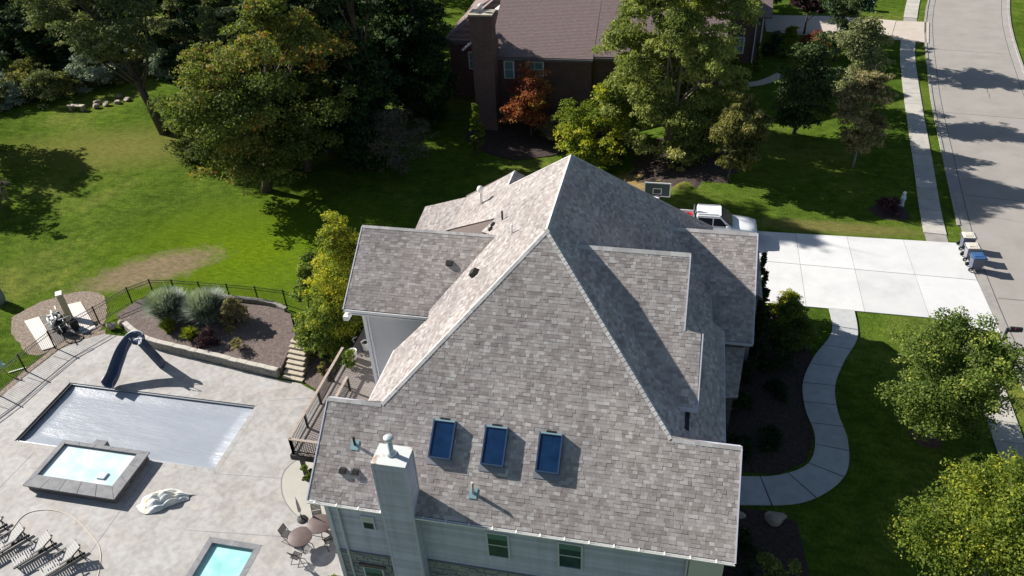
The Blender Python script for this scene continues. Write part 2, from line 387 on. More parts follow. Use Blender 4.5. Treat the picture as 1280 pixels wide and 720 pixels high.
# street, gutters, sidewalk ---------------------------------------------------
cl = catmull([(20.6, 0, 0), (19.6, 20, 0), (19.0, 36, 0), (18.85, 40, 0), (18.95, 44.5, 0), (19.25, 50, 0), (20.6, 62, 0), (22.8, 79, 0), (27, 102, 0), (34, 124, 0), (46, 150, 0), (80, 200, 0)], 5)
def offs(line, d):
    out = []
    for i, p in enumerate(line):
        t = (line[min(i+1, len(line)-1)]-line[max(i-1, 0)]).normalized(); out.append(p+Vector((t.y, -t.x, 0))*d)
    return out
def ribbon(name, A, B, z, m, **k): return sheet(name, [[(p.x, p.y) for p in A]+[(p.x, p.y) for p in reversed(B)]], z, m, **k)
ribbon('road', offs(cl, .6), offs(cl, 7.55), .03, m_road)
ribbon('gutter', offs(cl, -.05), offs(cl, .57), .036, m_gutter)
ribbon('gutter', offs(cl, 7.58), offs(cl, 8.2), .036, m_gutter)
ribbon('road_seam', offs(cl, .55), offs(cl, .63), .032, m_joint)
ribbon('road_seam', offs(cl, 7.53), offs(cl, 7.60), .032, m_joint)
# low rolled kerb
for (a, b_) in ((-.25, -.05), (8.2, 8.4)):
    A, B = offs(cl, a), offs(cl, b_); kb = MB()
    for i in range(len(A)-1):
        if 39 < A[i].y < 50.5 and a < 0: continue
        kb.prism([tuple(A[i]), tuple(B[i]), tuple(B[i+1]), tuple(A[i+1])], (0, 0, .09))
    tag(kb.build('kerb', m_gutter), kind='structure')
for (y, off) in ((43.9, .15), (57, -.1), (70.5, .1), (88, .2)):
    i = min(range(len(cl)), key=lambda k: abs(cl[k].y-y)); a = offs(cl, .7)[i]; b_ = offs(cl, 7.5)[i]
    sj = MB(); d = Vector((.0, .025, 0)); sj.poly([tuple(a+Vector((0, 0, .034))-d), tuple(b_+Vector((0, off, .034))-d), tuple(b_+Vector((0, off, .034))+d), tuple(a+Vector((0, 0, .034))+d)])
    tag(sj.build('road_seam', m_joint), kind='structure')
cr = MB(); p0 = Vector((27.3, 77.5, .035))
for k in range(5): p1 = p0+Vector((random.uniform(-.2, .2), -.5, 0)); cr.bar(p0, p1, .05, .004); p0 = p1
tag(cr.build('road_crack', m_joint), kind='structure')

SWL = catmull([(16.3, 10, 0), (16.1, 24, 0), (16.3, 30.7, 0), (16.5, 38, 0), (16.75, 49.8, 0), (18.1, 61.8, 0), (20.2, 78.9, 0), (21.8, 89.1, 0), (26, 108, 0), (32, 126, 0)], 14)
swt = tag(bpy.data.objects.new('sidewalk', None), kind='structure'); COL.objects.link(swt); ORG['sidewalk'] = Vector()
def arc_resample(L, step):
    out = [L[0]]; acc = 0
    for a, b in zip(L, L[1:]):
        acc += (b-a).length
        if acc >= step: out.append(b); acc = 0
    return out
sw = arc_resample(SWL, 1.35); sr = offs(sw, 1.42)
for i in range(len(sw)-1):
    if 40.0 < sw[i].y < 49.9 or 90 < sw[i].y < 97: continue
    a, b_, c, d = sw[i], sr[i], sr[i+1], sw[i+1]; g = .018; t = (d-a).normalized()*g
    if sw[i+1].y > 40.2 and sw[i].y < 45: continue
    MB().prism([tuple(p+Vector((0, 0, .02))) for p in (a+t, b_+t, c-t, d-t)], (0, 0, .05)).build('slab', m_side, swt)
ribbon('sidewalk_base', offs(sw, .02), offs(sw, 1.40), .03, m_gutter, parent=swt, kind=None)

# driveway
drv = tag(bpy.data.objects.new('driveway', None), kind='structure'); COL.objects.link(drv); ORG['driveway'] = Vector()
top = lambda x: 49.35+.02*(x-6); mid = lambda x: 45.6-.025*(x-6); bot = lambda x: 40.98-.01*(x-6)-(.9 if x > 18.6 else 0)
xs = [-2.2, 1.6, 5.0, 8.35, 11.7, 15.3, 18.9]
for i in range(len(xs)-1):
    for lo, hi in ((bot, mid), (mid, top)):
        a, b_ = xs[i]+.012, xs[i+1]-.012
        MB().prism([(a, lo(a)+.02, .01), (b_, lo(b_)+.02, .01), (b_, hi(b_)-.02, .01), (a, hi(a)-.02, .01)], (0, 0, .04)).build('slab', m_drive, drv)
sheet('driveway_base', [[(-2.15, 41.15), (18.5, 40.95), (18.5, 49.3), (-2.15, 49.1)]], .035, m_joint, parent=drv, kind=None)
apr = tag(bpy.data.objects.new('neighbour_driveway', None), kind='structure'); COL.objects.link(apr); ORG['neighbour_driveway'] = Vector()
m_apron = conc('apron_tan', (.50, .43, .36), (.57, .50, .43), 1, stain=.1)
for q in ([(17, 91.2), (21, 90.4), (22.6, 96.7), (18.6, 97.6)], [(21.03, 90.35), (24.6, 89.4), (26.0, 96.4), (22.64, 96.66)], [(9, 92.5), (16.9, 91.2), (18.5, 97.6), (10.5, 97.9)]):
    MB().prism([(x, y, .03) for x, y in q], (0, 0, .06)).build('slab', m_apron, apr)
sheet('neighbour_driveway', [[(8.3, 92.0), (11.7, 91.2), (16.8, 90.9), (16.8, 98), (8.4, 98)]], .05, m_cream)
sheet('neighbour_walk', [catmull([(2.5, 76.3, 0), (5, 75.5, 0), (7.5, 76.4, 0), (9.4, 78.6, 0)], 4)+catmull([(8.8, 79.6, 0), (7.0, 77.4, 0), (5, 76.7, 0), (2.5, 77.3, 0)], 4)], .05, m_apron)

# curved front walk, slab by slab
WL = catmull([(9.65, 41.0, 0), (9.55, 38.6, 0), (8.35, 36.2, 0), (7.6, 34.0, 0), (7.55, 32.0, 0), (7.85, 30.0, 0), (7.4, 28.2, 0), (6.0, 27.2, 0), (4.2, 26.8, 0), (2.6, 26.7, 0)], 8)
WR = catmull([(11.1, 41.0, 0), (10.95, 38.4, 0), (9.95, 36.1, 0), (9.25, 34.0, 0), (9.15, 32.0, 0), (9.4, 29.9, 0), (8.95, 27.6, 0), (7.0, 25.75, 0), (4.2, 25.1, 0), (2.6, 25.0, 0)], 8)
fw_ = tag(bpy.data.objects.new('front_walk', None), kind='structure'); COL.objects.link(fw_); ORG['front_walk'] = Vector()
cuts = list(range(0, len(WL), 6)); cuts[-1] = len(WL)-1 if len(WL)-1-cuts[-1] < 4 else cuts[-1]
for a, b_ in zip(cuts, cuts[1:]):
    L_ = [tuple(p+Vector((0, 0, .03))) for p in WL[a:b_+1]]; R_ = [tuple(p+Vector((0, 0, .03))) for p in WR[a:b_+1]]
    f_ = .05/((Vector(L_[0])-Vector(L_[1])).length+.01); L_[0] = tuple(Vector(L_[0]).lerp(Vector(L_[1]), f_)); R_[0] = tuple(Vector(R_[0]).lerp(Vector(R_[1]), f_))
    MB().prism(L_[::1]+R_[::-1], (0, 0, .06)).build('slab', m_walk, fw_)
ribbon('walk_base', WL, WR, .06, m_joint, parent=fw_, kind=None)
# mulch beds
sheet('mulch_bed', [[(2, 26.9), (6, 27.3), (7.3, 28.3), (7.8, 30), (7.5, 32), (7.55, 34), (8.3, 36.2), (8.3, 37.2), (7.6, 38.2), (7.3, 40.8), (3, 40.8), (2, 38)]], .012, m_mulch)
sheet('mulch_bed', [[(2, 25), (5.2, 25), (6.6, 24.6), (6.9, 22), (6.5, 19), (7.4, 15), (2, 14)]], .012, m_mulch)
def ring(cx, cy, r, n=14, e=.12): return [(cx+r*(1+random.uniform(-e, e))*math.cos(2*math.pi*k/n), cy+r*(1+random.uniform(-e, e))*math.sin(2*math.pi*k/n)) for k in range(n)]
m_redmulch = mat('red_mulch', rough=.95, build=mottled([(.3, (.07, .035, .03)), (.7, (.18, .10, .085))], 6, 6, 12, .9, .05))
sheet('mulch_ring', [ring(13.2, 30.9, .75)], .014, m_redmulch)
sheet('mulch_ring', [ring(15.1, 53.3, 1.3)], .014, m_mulch)
def drape(name, cx, cy, r, m, n=36, k=8):
    rad = [r*(1+.14*math.sin(i*2.3)+.08*random.uniform(-1, 1)) for i in range(n)]; b = MB(); b.v = [(cx, cy, hz(cx)+.02)]
    for j in range(1, k+1):
        for i in range(n): a_ = 2*math.pi*i/n; x, y = cx+rad[i]*j/k*math.cos(a_), cy+rad[i]*j/k*math.sin(a_); b.v.append((x, y, hz(x)+.025-.03*(j == k)))
    b.f = [(0, 1+i, 1+(i+1) % n) for i in range(n)]+[(1+(j-1)*n+i, 1+j*n+i, 1+j*n+(i+1) % n, 1+(j-1)*n+(i+1) % n) for j in range(1, k) for i in range(n)]
    return tag(b.build(name, m), kind='structure')
drape('mulch_ring', .6, 60.2, 4.6, m_mulch)
sheet('mulch_bed', [ring(-14, 67.0, 5.5, 20)], -1.93, m_mulch)

# ------------------------------------------------------------------ patio
PZ = -1.95
pool = [(-35.25, 29.3), (-22.85, 29.3), (-22.85, 24.45), (-35.25, 24.45)]
spool = [(-20.55, 20.15), (-18.35, 20.15), (-18.35, 15.8), (-20.55, 15.8)]
outer = [(-44, 5), (-41, 18), (-39.0, 25), (-38.7, 27.5), (-38.4, 29.8), (-38, 32), (-37.2, 33.1), (-36.1, 33.9), (-34.2, 33.9), (-32.0, 33.1), (-22.4, 31.6), (-21, 31.5), (-19.9, 31.0), (-18.9, 30.0), (-18.3, 28.5), (-17, 28), (-12, 28), (-12, 18.9), (-13.4, 18.6), (-14.6, 17.4), (-14.2, 14), (-13, 5)]
inflate = lambda q, e: [(q[0][0]-e, q[0][1]+e), (q[1][0]+e, q[1][1]+e), (q[2][0]+e, q[2][1]-e), (q[3][0]-e, q[3][1]-e)]
sheet('patio', [outer, inflate(pool, .3), inflate(spool, .3)], PZ, m_patio, thick=.25)
# pebble verge
vg = catmull([(-41.6, 18, 0), (-39.7, 25, 0), (-39.2, 27.5, 0), (-38.9, 30, 0), (-38.4, 32.4, 0), (-37.4, 33.6, 0), (-36.3, 34.4, 0)], 5)
ribbon('gravel_verge', vg, offs(vg, .55), -1.975, m_gravel)
# expansion joints and drain of the patio
jt = MB()
arc = catmull([(-39.6, 18, 0), (-37.9, 24.5, 0), (-37.2, 27.5, 0), (-36.9, 29.5, 0), (-36.6, 31.3, 0), (-35.9, 32.5, 0)], 8)
for q in (arc, offs(arc, .22)):
    for a, b_ in zip(q, q[1:]): jt.bar(a+Vector((0, 0, PZ+.004)), b_+Vector((0, 0, PZ+.004)), .05, .006)
for k in (4, 13, 22, 31): jt.bar(arc[k]+Vector((0, 0, PZ+.004)), arc[k]+Vector((-1.3, .25, PZ+.004)), .04, .006)
tag(jt.build('patio_joint', m_joint), kind='structure')
for (x0, y0, x1, y1) in ((-22.3, 29.8, -19.2, 30.6), (-22.3, 24.2, -14.0, 24.9), (-22.3, 20.6, -14.9, 21.3), (-26.3, 24.1, -26.0, 8), (-35.6, 23.9, -40.5, 23.2), (-33.5, 23.9, -34.2, 8)):
    jp = MB(); jp.bar((x0, y0, PZ+.003), (x1, y1, PZ+.003), .018, .004); tag(jp.build('patio_joint', m_coping), kind='structure')
# cream half-round slab below the deck
cream = catmull([(-12, 21.9, 0), (-15.2, 21.95, 0), (-16.4, 22.1, 0), (-17.5, 22.6, 0), (-18.5, 23.6, 0), (-19.0, 24.95, 0), (-18.4, 26.2, 0), (-17.4, 27.0, 0), (-16.0, 27.3, 0), (-12, 27.4, 0)], 5)
sheet('cream_paving', [[(p.x, p.y) for p in cream]], PZ+.006, m_cream)
be = MB()
for a, b_ in zip(cream, cream[1:]): be.bar(a+Vector((0, 0, PZ+.008)), b_+Vector((0, 0, PZ+.008)), .05, .01)
tag(be.build('paving_edge', m_coping), kind='structure')
rg = catmull([(-30.4, 17.6, 0), (-30.9, 18.6, 0), (-31.05, 19.9, 0), (-30.4, 20.4, 0), (-29.4, 20.5, 0), (-28.2, 20.2, 0), (-27, 19.6, 0), (-25.9, 18.9, 0), (-25.2, 17.9, 0), (-24.6, 16.4, 0), (-24.6, 15, 0)], 6)
tag(MB().tube([p+Vector((0, 0, PZ+.012)) for p in rg], .022, 6).build('garden_hose', mat('hose_tan', (.62, .55, .44), .6), smooth=True), 'thin tan hose lying in a wide curve on the patio by the loungers', 'hose')

def coping(loop, e, w, z, h, m, parent, seg=1.2):
    o = inflate(loop, e)
    for (a, b_), (c, d) in zip(zip(loop, loop[1:]+loop[:1]), zip(o, o[1:]+o[:1])):
        a, b_, c, d = [Vector((*p, z)) for p in (a, b_, c, d)]; n = max(1, round((d-c).length/seg))
        for k in range(n):
            g = .008/(d-c).length; t0, t1 = k/n+g, (k+1)/n-g
            MB().prism([tuple(p) for p in (a.lerp(b_, t0), a.lerp(b_, t1), c.lerp(d, t1), c.lerp(d, t0))][::-1], (0, 0, h)).build('coping_stone', m, parent)
pl = thing('swimming_pool', 'long rectangular swimming pool closed with a pale grey-blue vinyl cover', 'swimming pool', (-29, 26.9, PZ))
coping(pool, .3, 0, PZ-.1, .105, m_patio, pl)
w_ = MB(); q = inflate(pool, .02)
for a, b_ in zip(q, q[1:]+q[:1]): w_.poly([(*a, PZ-.01), (*b_, PZ-.01), (*b_, PZ-1.1), (*a, PZ-1.1)])
w_.poly([(*p, PZ-1.1) for p in q[::-1]]); w_.build('pool_wall', mat('pool_tile', (.13, .16, .22), .5), pl)
# cover: slightly sagging and rippled sheet
cu, cv = 64, 28; c0 = inflate(pool, -.06)
U, Vv = np.meshgrid(np.linspace(0, 1, cu), np.linspace(0, 1, cv)); px_ = c0[0][0]+(c0[1][0]-c0[0][0])*U; py_ = c0[3][1]+(c0[0][1]-c0[3][1])*Vv
edge = np.minimum(np.minimum(U, 1-U)*2.6, np.minimum(Vv, 1-Vv))
pz_ = PZ-.16-.10*np.minimum(1, edge*7)+.004*np.sin(px_*1.1+py_*.5)+.005*np.sin(py_*4+px_*.6)*np.sin(px_*.7)
Vc = np.stack([px_.ravel(), py_.ravel(), pz_.ravel()], 1); Ic = np.arange(cu*cv).reshape(cv, cu)
Fc = np.stack([Ic[:-1, :-1].ravel(), Ic[:-1, 1:].ravel(), Ic[1:, 1:].ravel(), Ic[1:, :-1].ravel()], 1)
arr_mesh('cover', Vc, Fc, m_cover, pl, smooth=True)
for s_ in (0, 1):
    yy = c0[0][1] if s_ else c0[3][1]; MB().box(c0[0][0], yy-.03, PZ-.10, c0[1][0], yy+.03, PZ-.05).build('cover_track', m_steel, pl)
MB().tube([(c0[0][0]+.12, c0[3][1], PZ-.08), (c0[0][0]+.12, c0[0][1], PZ-.08)], .06, 8).build('cover_roller', m_blackpaint, pl)
# raised spa
sp = thing('spa', 'raised square spa with dark stone rim and bright pale water', 'spa', (-29.4, 23, PZ))
so_ = [(-32.0, 24.6), (-26.6, 24.6), (-26.6, 21.35), (-32.0, 21.35)]; si = [(-31.72, 24.36), (-27.22, 24.36), (-27.22, 22.12), (-31.72, 22.12)]
SZ = PZ+.5
for i in range(4):
    a, b_, c, d = so_[i], so_[(i+1) % 4], si[(i+1) % 4], si[i]
    n = 5 if i % 2 == 0 else 3
    for k in range(n):
        A, B_, C, D = [Vector((*p, SZ-.07)) for p in (a, b_, c, d)]; t0, t1 = k/n+.003, (k+1)/n-.003
        MB().prism([tuple(p) for p in (A.lerp(B_, t0), A.lerp(B_, t1), D.lerp(C, t1), D.lerp(C, t0))][::-1], (0, 0, .07)).build('coping_stone', m_coping, sp)
e_ = .12; sb = [(-32.0+e_, 24.6-e_), (-26.6-e_, 24.6-e_), (-26.6-e_, 21.35+e_), (-32.0+e_, 21.35+e_)]
wl = MB()
for i in range(4):
    a, b_, c, d = sb[i], sb[(i+1) % 4], si[(i+1) % 4], si[i]; wl.prism([(*a, PZ-.1), (*b_, PZ-.1), (*c, PZ-.1), (*d, PZ-.1)][::-1], (0, 0, .53-.005))
wl.build('spa_wall', m_spaside, sp)
sheet('water', [si], SZ-.14, m_spawater, parent=sp, kind=None)
MB().poly([(*p, PZ-.05) for p in si]).build('spa_floor', m_white, sp)
MB().box(-28.5, 22.5, SZ-.13, -28.0, 22.95, SZ-.05).build('floating_chlorinator', mat('pale_plastic', (.55, .68, .70), .4), sp, bevel=.04)
MB().box(-30.2, 24.6, PZ, -29.5, 25.0, PZ+.42).build('spillway', m_coping, sp)
# small pool
s2 = thing('plunge_pool', 'small sunken pool with turquoise water and dark stone rim near the tables', 'plunge pool', (-19.4, 18, PZ))
coping(spool, .3, 0, PZ-.1, .108, m_coping, s2)
w_ = MB(); q = inflate(spool, .01)
for a, b_ in zip(q, q[1:]+q[:1]): w_.poly([(*a, PZ-.01), (*b_, PZ-.01), (*b_, PZ-.6), (*a, PZ-.6)])
w_.build('pool_wall', mat('aqua_tile', (.30, .52, .52), .4), s2)
sheet('water', [inflate(spool, .0)], PZ-.16, m_water, parent=s2, kind=None)

# ================================================================== THE HOUSE
H = thing('house', 'large grey-roofed house in the centre with skylights and a tall sided chimney breast', 'house', (-5, 28, 0))
single_budget = [300]
def slope(poly, fh, roof, seed=0, single=False, rows_single=0, thick=.16, name='roof_slope', m_s=None):
    """poly = xy corners, fh(x,y)=z ; lays the deck and overlapping shingle tabs cut to the outline"""
    P = [Vector((x, y, fh(x, y))) for x, y in poly]
    a, b_, c = Vector((0, 0, fh(0, 0))), Vector((1, 0, fh(1, 0))), Vector((0, 1, fh(0, 1)))
    n = (b_-a).cross(c-a).normalized(); u = Vector((-n.y, n.x, 0)).normalized(); v = n.cross(u)
    if v.z < 0: v = -v
    if sum((P[i].x*P[(i+1) % len(P)].y-P[(i+1) % len(P)].x*P[i].y) for i in range(len(P))) < 0: P = P[::-1]
    deck = MB().prism([tuple(p-n*thick) for p in P], n*thick).build(name, m_under, roof)
    Q = [(p.dot(u), p.dot(v)) for p in P]; d0 = P[0].dot(n); vmin = min(q[1] for q in Q); vmax = max(q[1] for q in Q)
    def spans(vv):
        xs_ = []
        for (x0, y0), (x1, y1) in zip(Q, Q[1:]+Q[:1]):
            if (y0 > vv) != (y1 > vv): xs_.append(x0+(x1-x0)*(vv-y0)/(y1-y0))
        xs_.sort(); return list(zip(xs_[::2], xs_[1::2]))
    r = random.Random(seed); ex = .145; V_, F_ = [], []; row = 0; vv = vmin
    def add(Vl, Fl, A0, A1, B0, B1, t):   # lower-left, lower-right, upper-left, upper-right (u) ; thickness
        k = len(Vl); w3 = lambda q, h: u*q[0]+v*q[1]+n*(d0+h)
        Vl += [w3(A0, .001), w3(A1, .001), w3(A0, t), w3(A1, t), w3(B1, t*.45), w3(B0, t*.45)]
        Fl += [(k, k+1, k+3, k+2), (k+2, k+3, k+4, k+5)]
    sgn = 1 if u.cross(v).dot(n) > 0 else -1
    while vv < vmax-.02:
        v1 = min(vv+ex, vmax-.0005); s0, s1 = spans(vv+.0005), spans(v1)
        if len(s0) != len(s1):
            s0 = s1 = spans((vv+v1)/2)
        for (a0, a1), (b0, b1) in zip(s0, s1):
            lo_, hi_ = min(a0, b0), max(a1, b1); x = lo_-r.uniform(0, .3)
            while x < hi_:
                w = r.choice((.13, .16, .2, .24, .27, .3)); x1 = x+w; cl_ = lambda q, s: min(max(q, s[0]), s[1])
                A0, A1, B0, B1 = cl_(x, (a0, a1)), cl_(x1-.004, (a0, a1)), cl_(x, (b0, b1)), cl_(x1-.004, (b0, b1))
                if A1-A0+B1-B0 > .02:
                    t = r.choice((.006, .008, .010, .014))
                    if single and row < rows_single and single_budget[0] > 0 and x > lo_ and x1 < hi_:
                        single_budget[0] -= 1; vs, fs = [], []; add(vs, fs, (A0, vv), (A1, vv), (B0, v1+.01), (B1, v1+.01), t)
                        mb = MB(); mb.v = [tuple(p) for p in vs]; mb.f = fs if sgn > 0 else [f[::-1] for f in fs]; mb.build('shingle', m_sh1, deck)
                    else: add(V_, F_, (A0, vv), (A1, vv), (B0, v1+.01), (B1, v1+.01), t)
                x = x1
        vv += ex; row += 1
    mb = MB(); mb.v = [tuple(p) for p in V_]; mb.f = F_ if sgn > 0 else [f[::-1] for f in F_]
    tag(mb.build('shingles', m_s or m_sh, deck), kind='stuff')
    return deck
def caps(a, b_, s1, s2, parent=None, w=.15, lift=.02):
    a, b_ = Vector(a), Vector(b_); L = (b_-a).length; d = (b_-a)/L; n = max(1, int(L/.2)); mb = MB(); s1, s2 = Vector(s1).normalized(), Vector(s2).normalized()
    for k in range(n):
        p, q = a+d*(k*L/n), a+d*((k+1)*L/n+.03); up_ = Vector((0, 0, 1)); h0, h1 = up_*(lift+.012), up_*(lift)
        for s in (s1, s2):
            kk = len(mb.v); pts = [p+h0, p+h0+s*w, q+h1+s*w, q+h1]
            nn = (pts[1]-pts[0]).cross(pts[2]-pts[0])
            mb.v += [tuple(x) for x in (pts if nn.z > 0 else pts[::-1])]; mb.f.append((kk, kk+1, kk+2, kk+3))
    return tag(mb.build('ridge_cap', m_cap, parent or H), kind='stuff')
MW = .83; MF = .75
fF = lambda x, y: 5+MF*(y-18.33)
fFb = lambda x, y: 7.46-MF*(y-21.61)
fW = lambda x, y: 12.31+MW*(x+5.17)
fE = lambda x, y: 12.31-MW*(x+5.17)
fN = lambda x, y: 12.31-1.456*(y-35.1)
A = (-5.17, 28.08, 12.31); B = (-5.17, 35.1, 12.31)
front = slope([(-13.3, 18.33), (3.2, 18.33), (3.2, 21.61), (.67, 21.61), (-5.17, 28.08), (-11.01, 21.61), (-13.3, 21.61)], fF, H, 1, True, 9)
MB().prism([(-13.3, 21.62, 4.6), (-11.0, 21.62, 6.9), (-11.0, 21.62, 7.42), (-13.3, 21.62, 7.42)], (0, .12, 0)).build('rear_gable_wall', m_siding, H)
MB().prism([(.67, 21.62, 6.9), (3.2, 21.62, 4.6), (3.2, 21.62, 7.42), (.67, 21.62, 7.42)], (0, .12, 0)).build('rear_gable_wall', m_siding, H)
slope([(-5.17, 28.08), (-5.17, 35.1), (-8.91, 37.22), (-8.95, 38.96), (-12.45, 40.73), (-12.5, 37.0), (-8.82, 33.62), (-9.5, 33.14), (-8.9, 32.2), (-8.3, 31.2), (-10.75, 27.6), (-10.5, 26.85), (-11.95, 25.8), (-11.95, 21.75), (-11.01, 21.62)], fW, H, 4)
slope([(-5.17, 28.08), (.67, 21.62), (2.8, 21.75), (2.8, 30.7), (2.2, 30.7), (2.2, 39.3), (-5.17, 35.1)], fE, H, 5)
slope([(-5.17, 35.1), (2.2, 39.3), (-8.9, 39.64), (-8.91, 37.22)], fN, H, 6)
# north-west wing and its lower roof
slope([(-8.95, 37.2), (-8.95, 38.96), (-5.6, 40.6), (-5.6, 37.2)], lambda x, y: 9.18-MW*(x+8.95), H, 7)
slope([(-12.45, 40.73), (-15.5, 41.6), (-15.1, 37.0), (-12.45, 37.0)], lambda x, y: 6.24+.46*(x+12.45), H, 8)
slope([(-12.45, 40.73), (-8.95, 38.96), (-5.6, 40.6), (-5.6, 41.5), (-12.4, 41.5)], lambda x, y: 9.18-1.6*(y-38.96), H, 9)
MB().prism([(-8.84, 33.6, 9.2), (-12.48, 36.96, 6.15), (-12.48, 36.96, 4.2), (-8.84, 33.6, 6.0)], (.1, .12, 0)).build('side_wall', mat('brown_siding', (.26, .215, .20), .8), H)
# west wing (gable)
fL = lambda x, y: 9.81-.667*(31.2-y)
slope([(-15.0, 31.2), (-8.15, 31.2), (-10.7, 27.57), (-15.0, 27.57)], fL, H, 10)
slope([(-15.0, 31.2), (-8.15, 31.2), (-11.0, 34.83), (-15.0, 34.83)], lambda x, y: 9.81-.667*(y-31.2), H, 11)
# east dormer
fD = lambda x, y: 11.25-.75*(28.7-y)
slope([(-3.88, 28.7), (.81, 28.7), (.81, 26.0), (1.5, 26.0), (1.55, 23.5), (.8, 23.5)], fD, H, 12)
slope([(-3.88, 28.7), (.81, 28.7), (.81, 33.9), (.78, 33.9)], lambda x, y: 11.25-.75*(y-28.7), H, 13)
MB().prism([(.62, 23.75, 5.5), (.62, 33.6, 5.5), (.62, 33.6, 7.35), (.62, 28.7, 11.02), (.62, 23.75, 7.32)], (-.15, 0, 0)).build('dormer_wall', m_siding, H)
MB().prism([(.62, 23.75, 5.6), (.62, 25.9, 5.6), (.62, 25.9, 8.95), (.62, 23.75, 7.34)], (.78, 0, 0)).build('dormer_wall', m_siding, H)
MB().box(.95, 22.6, 5.3, 1.3, 23.7, 7.1).build('dormer_wall', m_blackpaint, H)  # black box stands in for the shaded gap below the dormer
# garage wing
fG = lambda x, y: 8.12-.62*(35.8-y)
slope([(-.15, 35.8), (4.22, 35.8), (4.22, 30.8), (2.25, 30.8), (2.2, 32.4)], fG, H, 14)
slope([(-.15, 35.8), (4.22, 35.8), (4.22, 40.8), (2.25, 40.8), (2.2, 39.2)], lambda x, y: 8.12-.62*(y-35.8), H, 15)
slope([(4.22, 34.6), (4.85, 34.6), (4.85, 39.1), (4.22, 39.1)], lambda x, y: 5.35-.6*(x-4.22), H, 16)
slope([(2.85, 31.25), (3.98, 31.25), (3.72, 28.9), (2.85, 28.8)], lambda x, y: 4.3-.5*(31.25-y), H, 17)
# caps
S_ = lambda f, dx, dy: Vector((dx, dy, f(dx, dy)-f(0, 0)))
caps((-13.32, 21.61, 7.46), (-11.01, 21.61, 7.46), S_(fF, 0, -1), S_(fFb, 0, 1)); caps((.67, 21.61, 7.46), (3.22, 21.61, 7.46), S_(fF, 0, -1), S_(fFb, 0, 1))
caps((-11.01, 21.61, 7.46), A, S_(fF, .6, -.4), S_(fW, -.6, .4)); caps((.67, 21.61, 7.46), A, S_(fF, -.6, -.4), S_(fE, .6, .4))
caps(A, B, S_(fW, -1, 0), S_(fE, 1, 0)); caps(B, (-8.91, 37.22, 9.2), S_(fW, -.6, -.6), S_(fN, .6, .6)); caps(B, (2.2, 39.3, 6.2), S_(fE, .6, -.6), S_(fN, -.6, .6))
caps((-15.02, 31.2, 9.81), (-8.2, 31.2, 9.81), S_(fL, 0, -1), (0, 1, -.667)); caps((-3.88, 28.7, 11.25), (.83, 28.7, 11.25), S_(fD, 0, -1), (0, 1, -.75), w=.2)
caps((-.15, 35.8, 8.12), (4.24, 35.8, 8.12), S_(fG, 0, -1), (0, 1, -.62), w=.2); caps((-8.95, 37.2, 9.18), (-8.95, 38.96, 9.18), S_(fW, -1, 0), (1, 0, -.83))
# rake and eave trim
def trim(a, b_, w=.05, h=.2, m=m_trim, name='fascia'): MB().bar(a, b_, w, h).build(name, m, H)
def rake(x, y0, y1, f, off): trim((x+off, y0, f(x, y0)-.09), (x+off, y1, f(x, y1)-.09))
rake(3.2, 18.33, 21.61, fF, .03); rake(-13.3, 18.33, 21.61, fF, -.03)
rake(-15.0, 27.57, 31.2, fL, -.03); rake(.81, 26.05, 28.7, fD, .03); rake(4.22, 30.8, 35.8, fG, .03); rake(1.55, 23.5, 26.0, fD, .03)
trim((2.83, 21.8, 5.6), (2.83, 30.7, 5.6), .06, .14); trim((2.25, 30.77, 4.93), (4.24, 30.77, 4.93), .05, .14); trim((.8, 23.47, 7.26), (1.58, 23.47, 7.26))
trim((-11.98, 21.8, 6.6), (-11.98, 25.8, 6.6), .05, .14, m_white)
trim((-15.02, 27.54, 7.28), (-10.75, 27.54, 7.28), .06, .15, m_white)
def gutter(a, b_):
    a, b_ = Vector(a), Vector(b_); g = MB(); d = b_-a
    prof = [(0, 0), (0, -.11), (-.07, -.12), (-.115, -.05), (-.115, 0), (-.10, 0), (-.10, -.045), (-.06, -.10), (-.012, -.10), (-.012, 0)]
    for p in (a, b_): g.v += [(p.x, p.y+q[0], p.z+q[1]) for q in prof]
    n = len(prof)
    for i in range(n): j = (i+1) % n; g.f.append((i, j, n+j, n+i))
    g.f += [tuple(range(n))[::-1], tuple(range(n, 2*n))]
    return g.build('gutter', m_white, H)
for (x0, x1) in ((-13.3, -10.2), (-8.8, 3.22)):
    g = gutter((x0, 18.30, 4.99), (x1, 18.30, 4.99)); k = x0+.3
    while k < x1: MB().box(k, 18.17, 4.988, k+.05, 18.32, 5.015).build('gutter_hanger', m_white, g); k += .92
MB().box(-13.3, 18.345, 4.72, -10.2, 18.9, 4.8).build('soffit', m_trim, H); MB().box(-8.8, 18.345, 4.72, 3.2, 18.9, 4.8).build('soffit', m_trim, H)
MB().box(-15.0, 27.6, 7.02, -11.0, 28.0, 7.08).build('soffit', m_white, H)

# walls
def wallbox(name, x0, y0, z0, x1, y1, z1, m): return MB().box(x0, y0, z0, x1, y1, z1).build(name, m, H)
wallbox('foundation_wall', -12.8, 18.8, -2.3, 2.3, 21.6, 4.9, m_mortar)
MB().prism([(-12.75, 18.85, 4.7), (-12.75, 21.6, 4.7), (-12.75, 21.6, 7.0)], (15, 0, 0)).build('gable_wall', m_siding, H)
wallbox('main_wall', -11.5, 21.75, -2.3, 2.35, 36.6, 5.5, m_siding)
wallbox('north_wall', -12.3, 34.5, -2.3, 1.6, 39.9, 5.3, m_siding)
wallbox('garage_wall', 0, 31.3, -1, 3.9, 40.2, 4.9, m_spaside)
wallbox('bay_wall', 3.9, 34.8, -.5, 4.65, 38.9, 5.0, m_stone)
wallbox('porch_wall', 2.36, 29.7, -.5, 3.6, 32.5, 3.3, m_spaside)
ww = wallbox('wing_wall', -14.25, 27.95, -2.3, -9.2, 34.4, 7.15, m_wing)
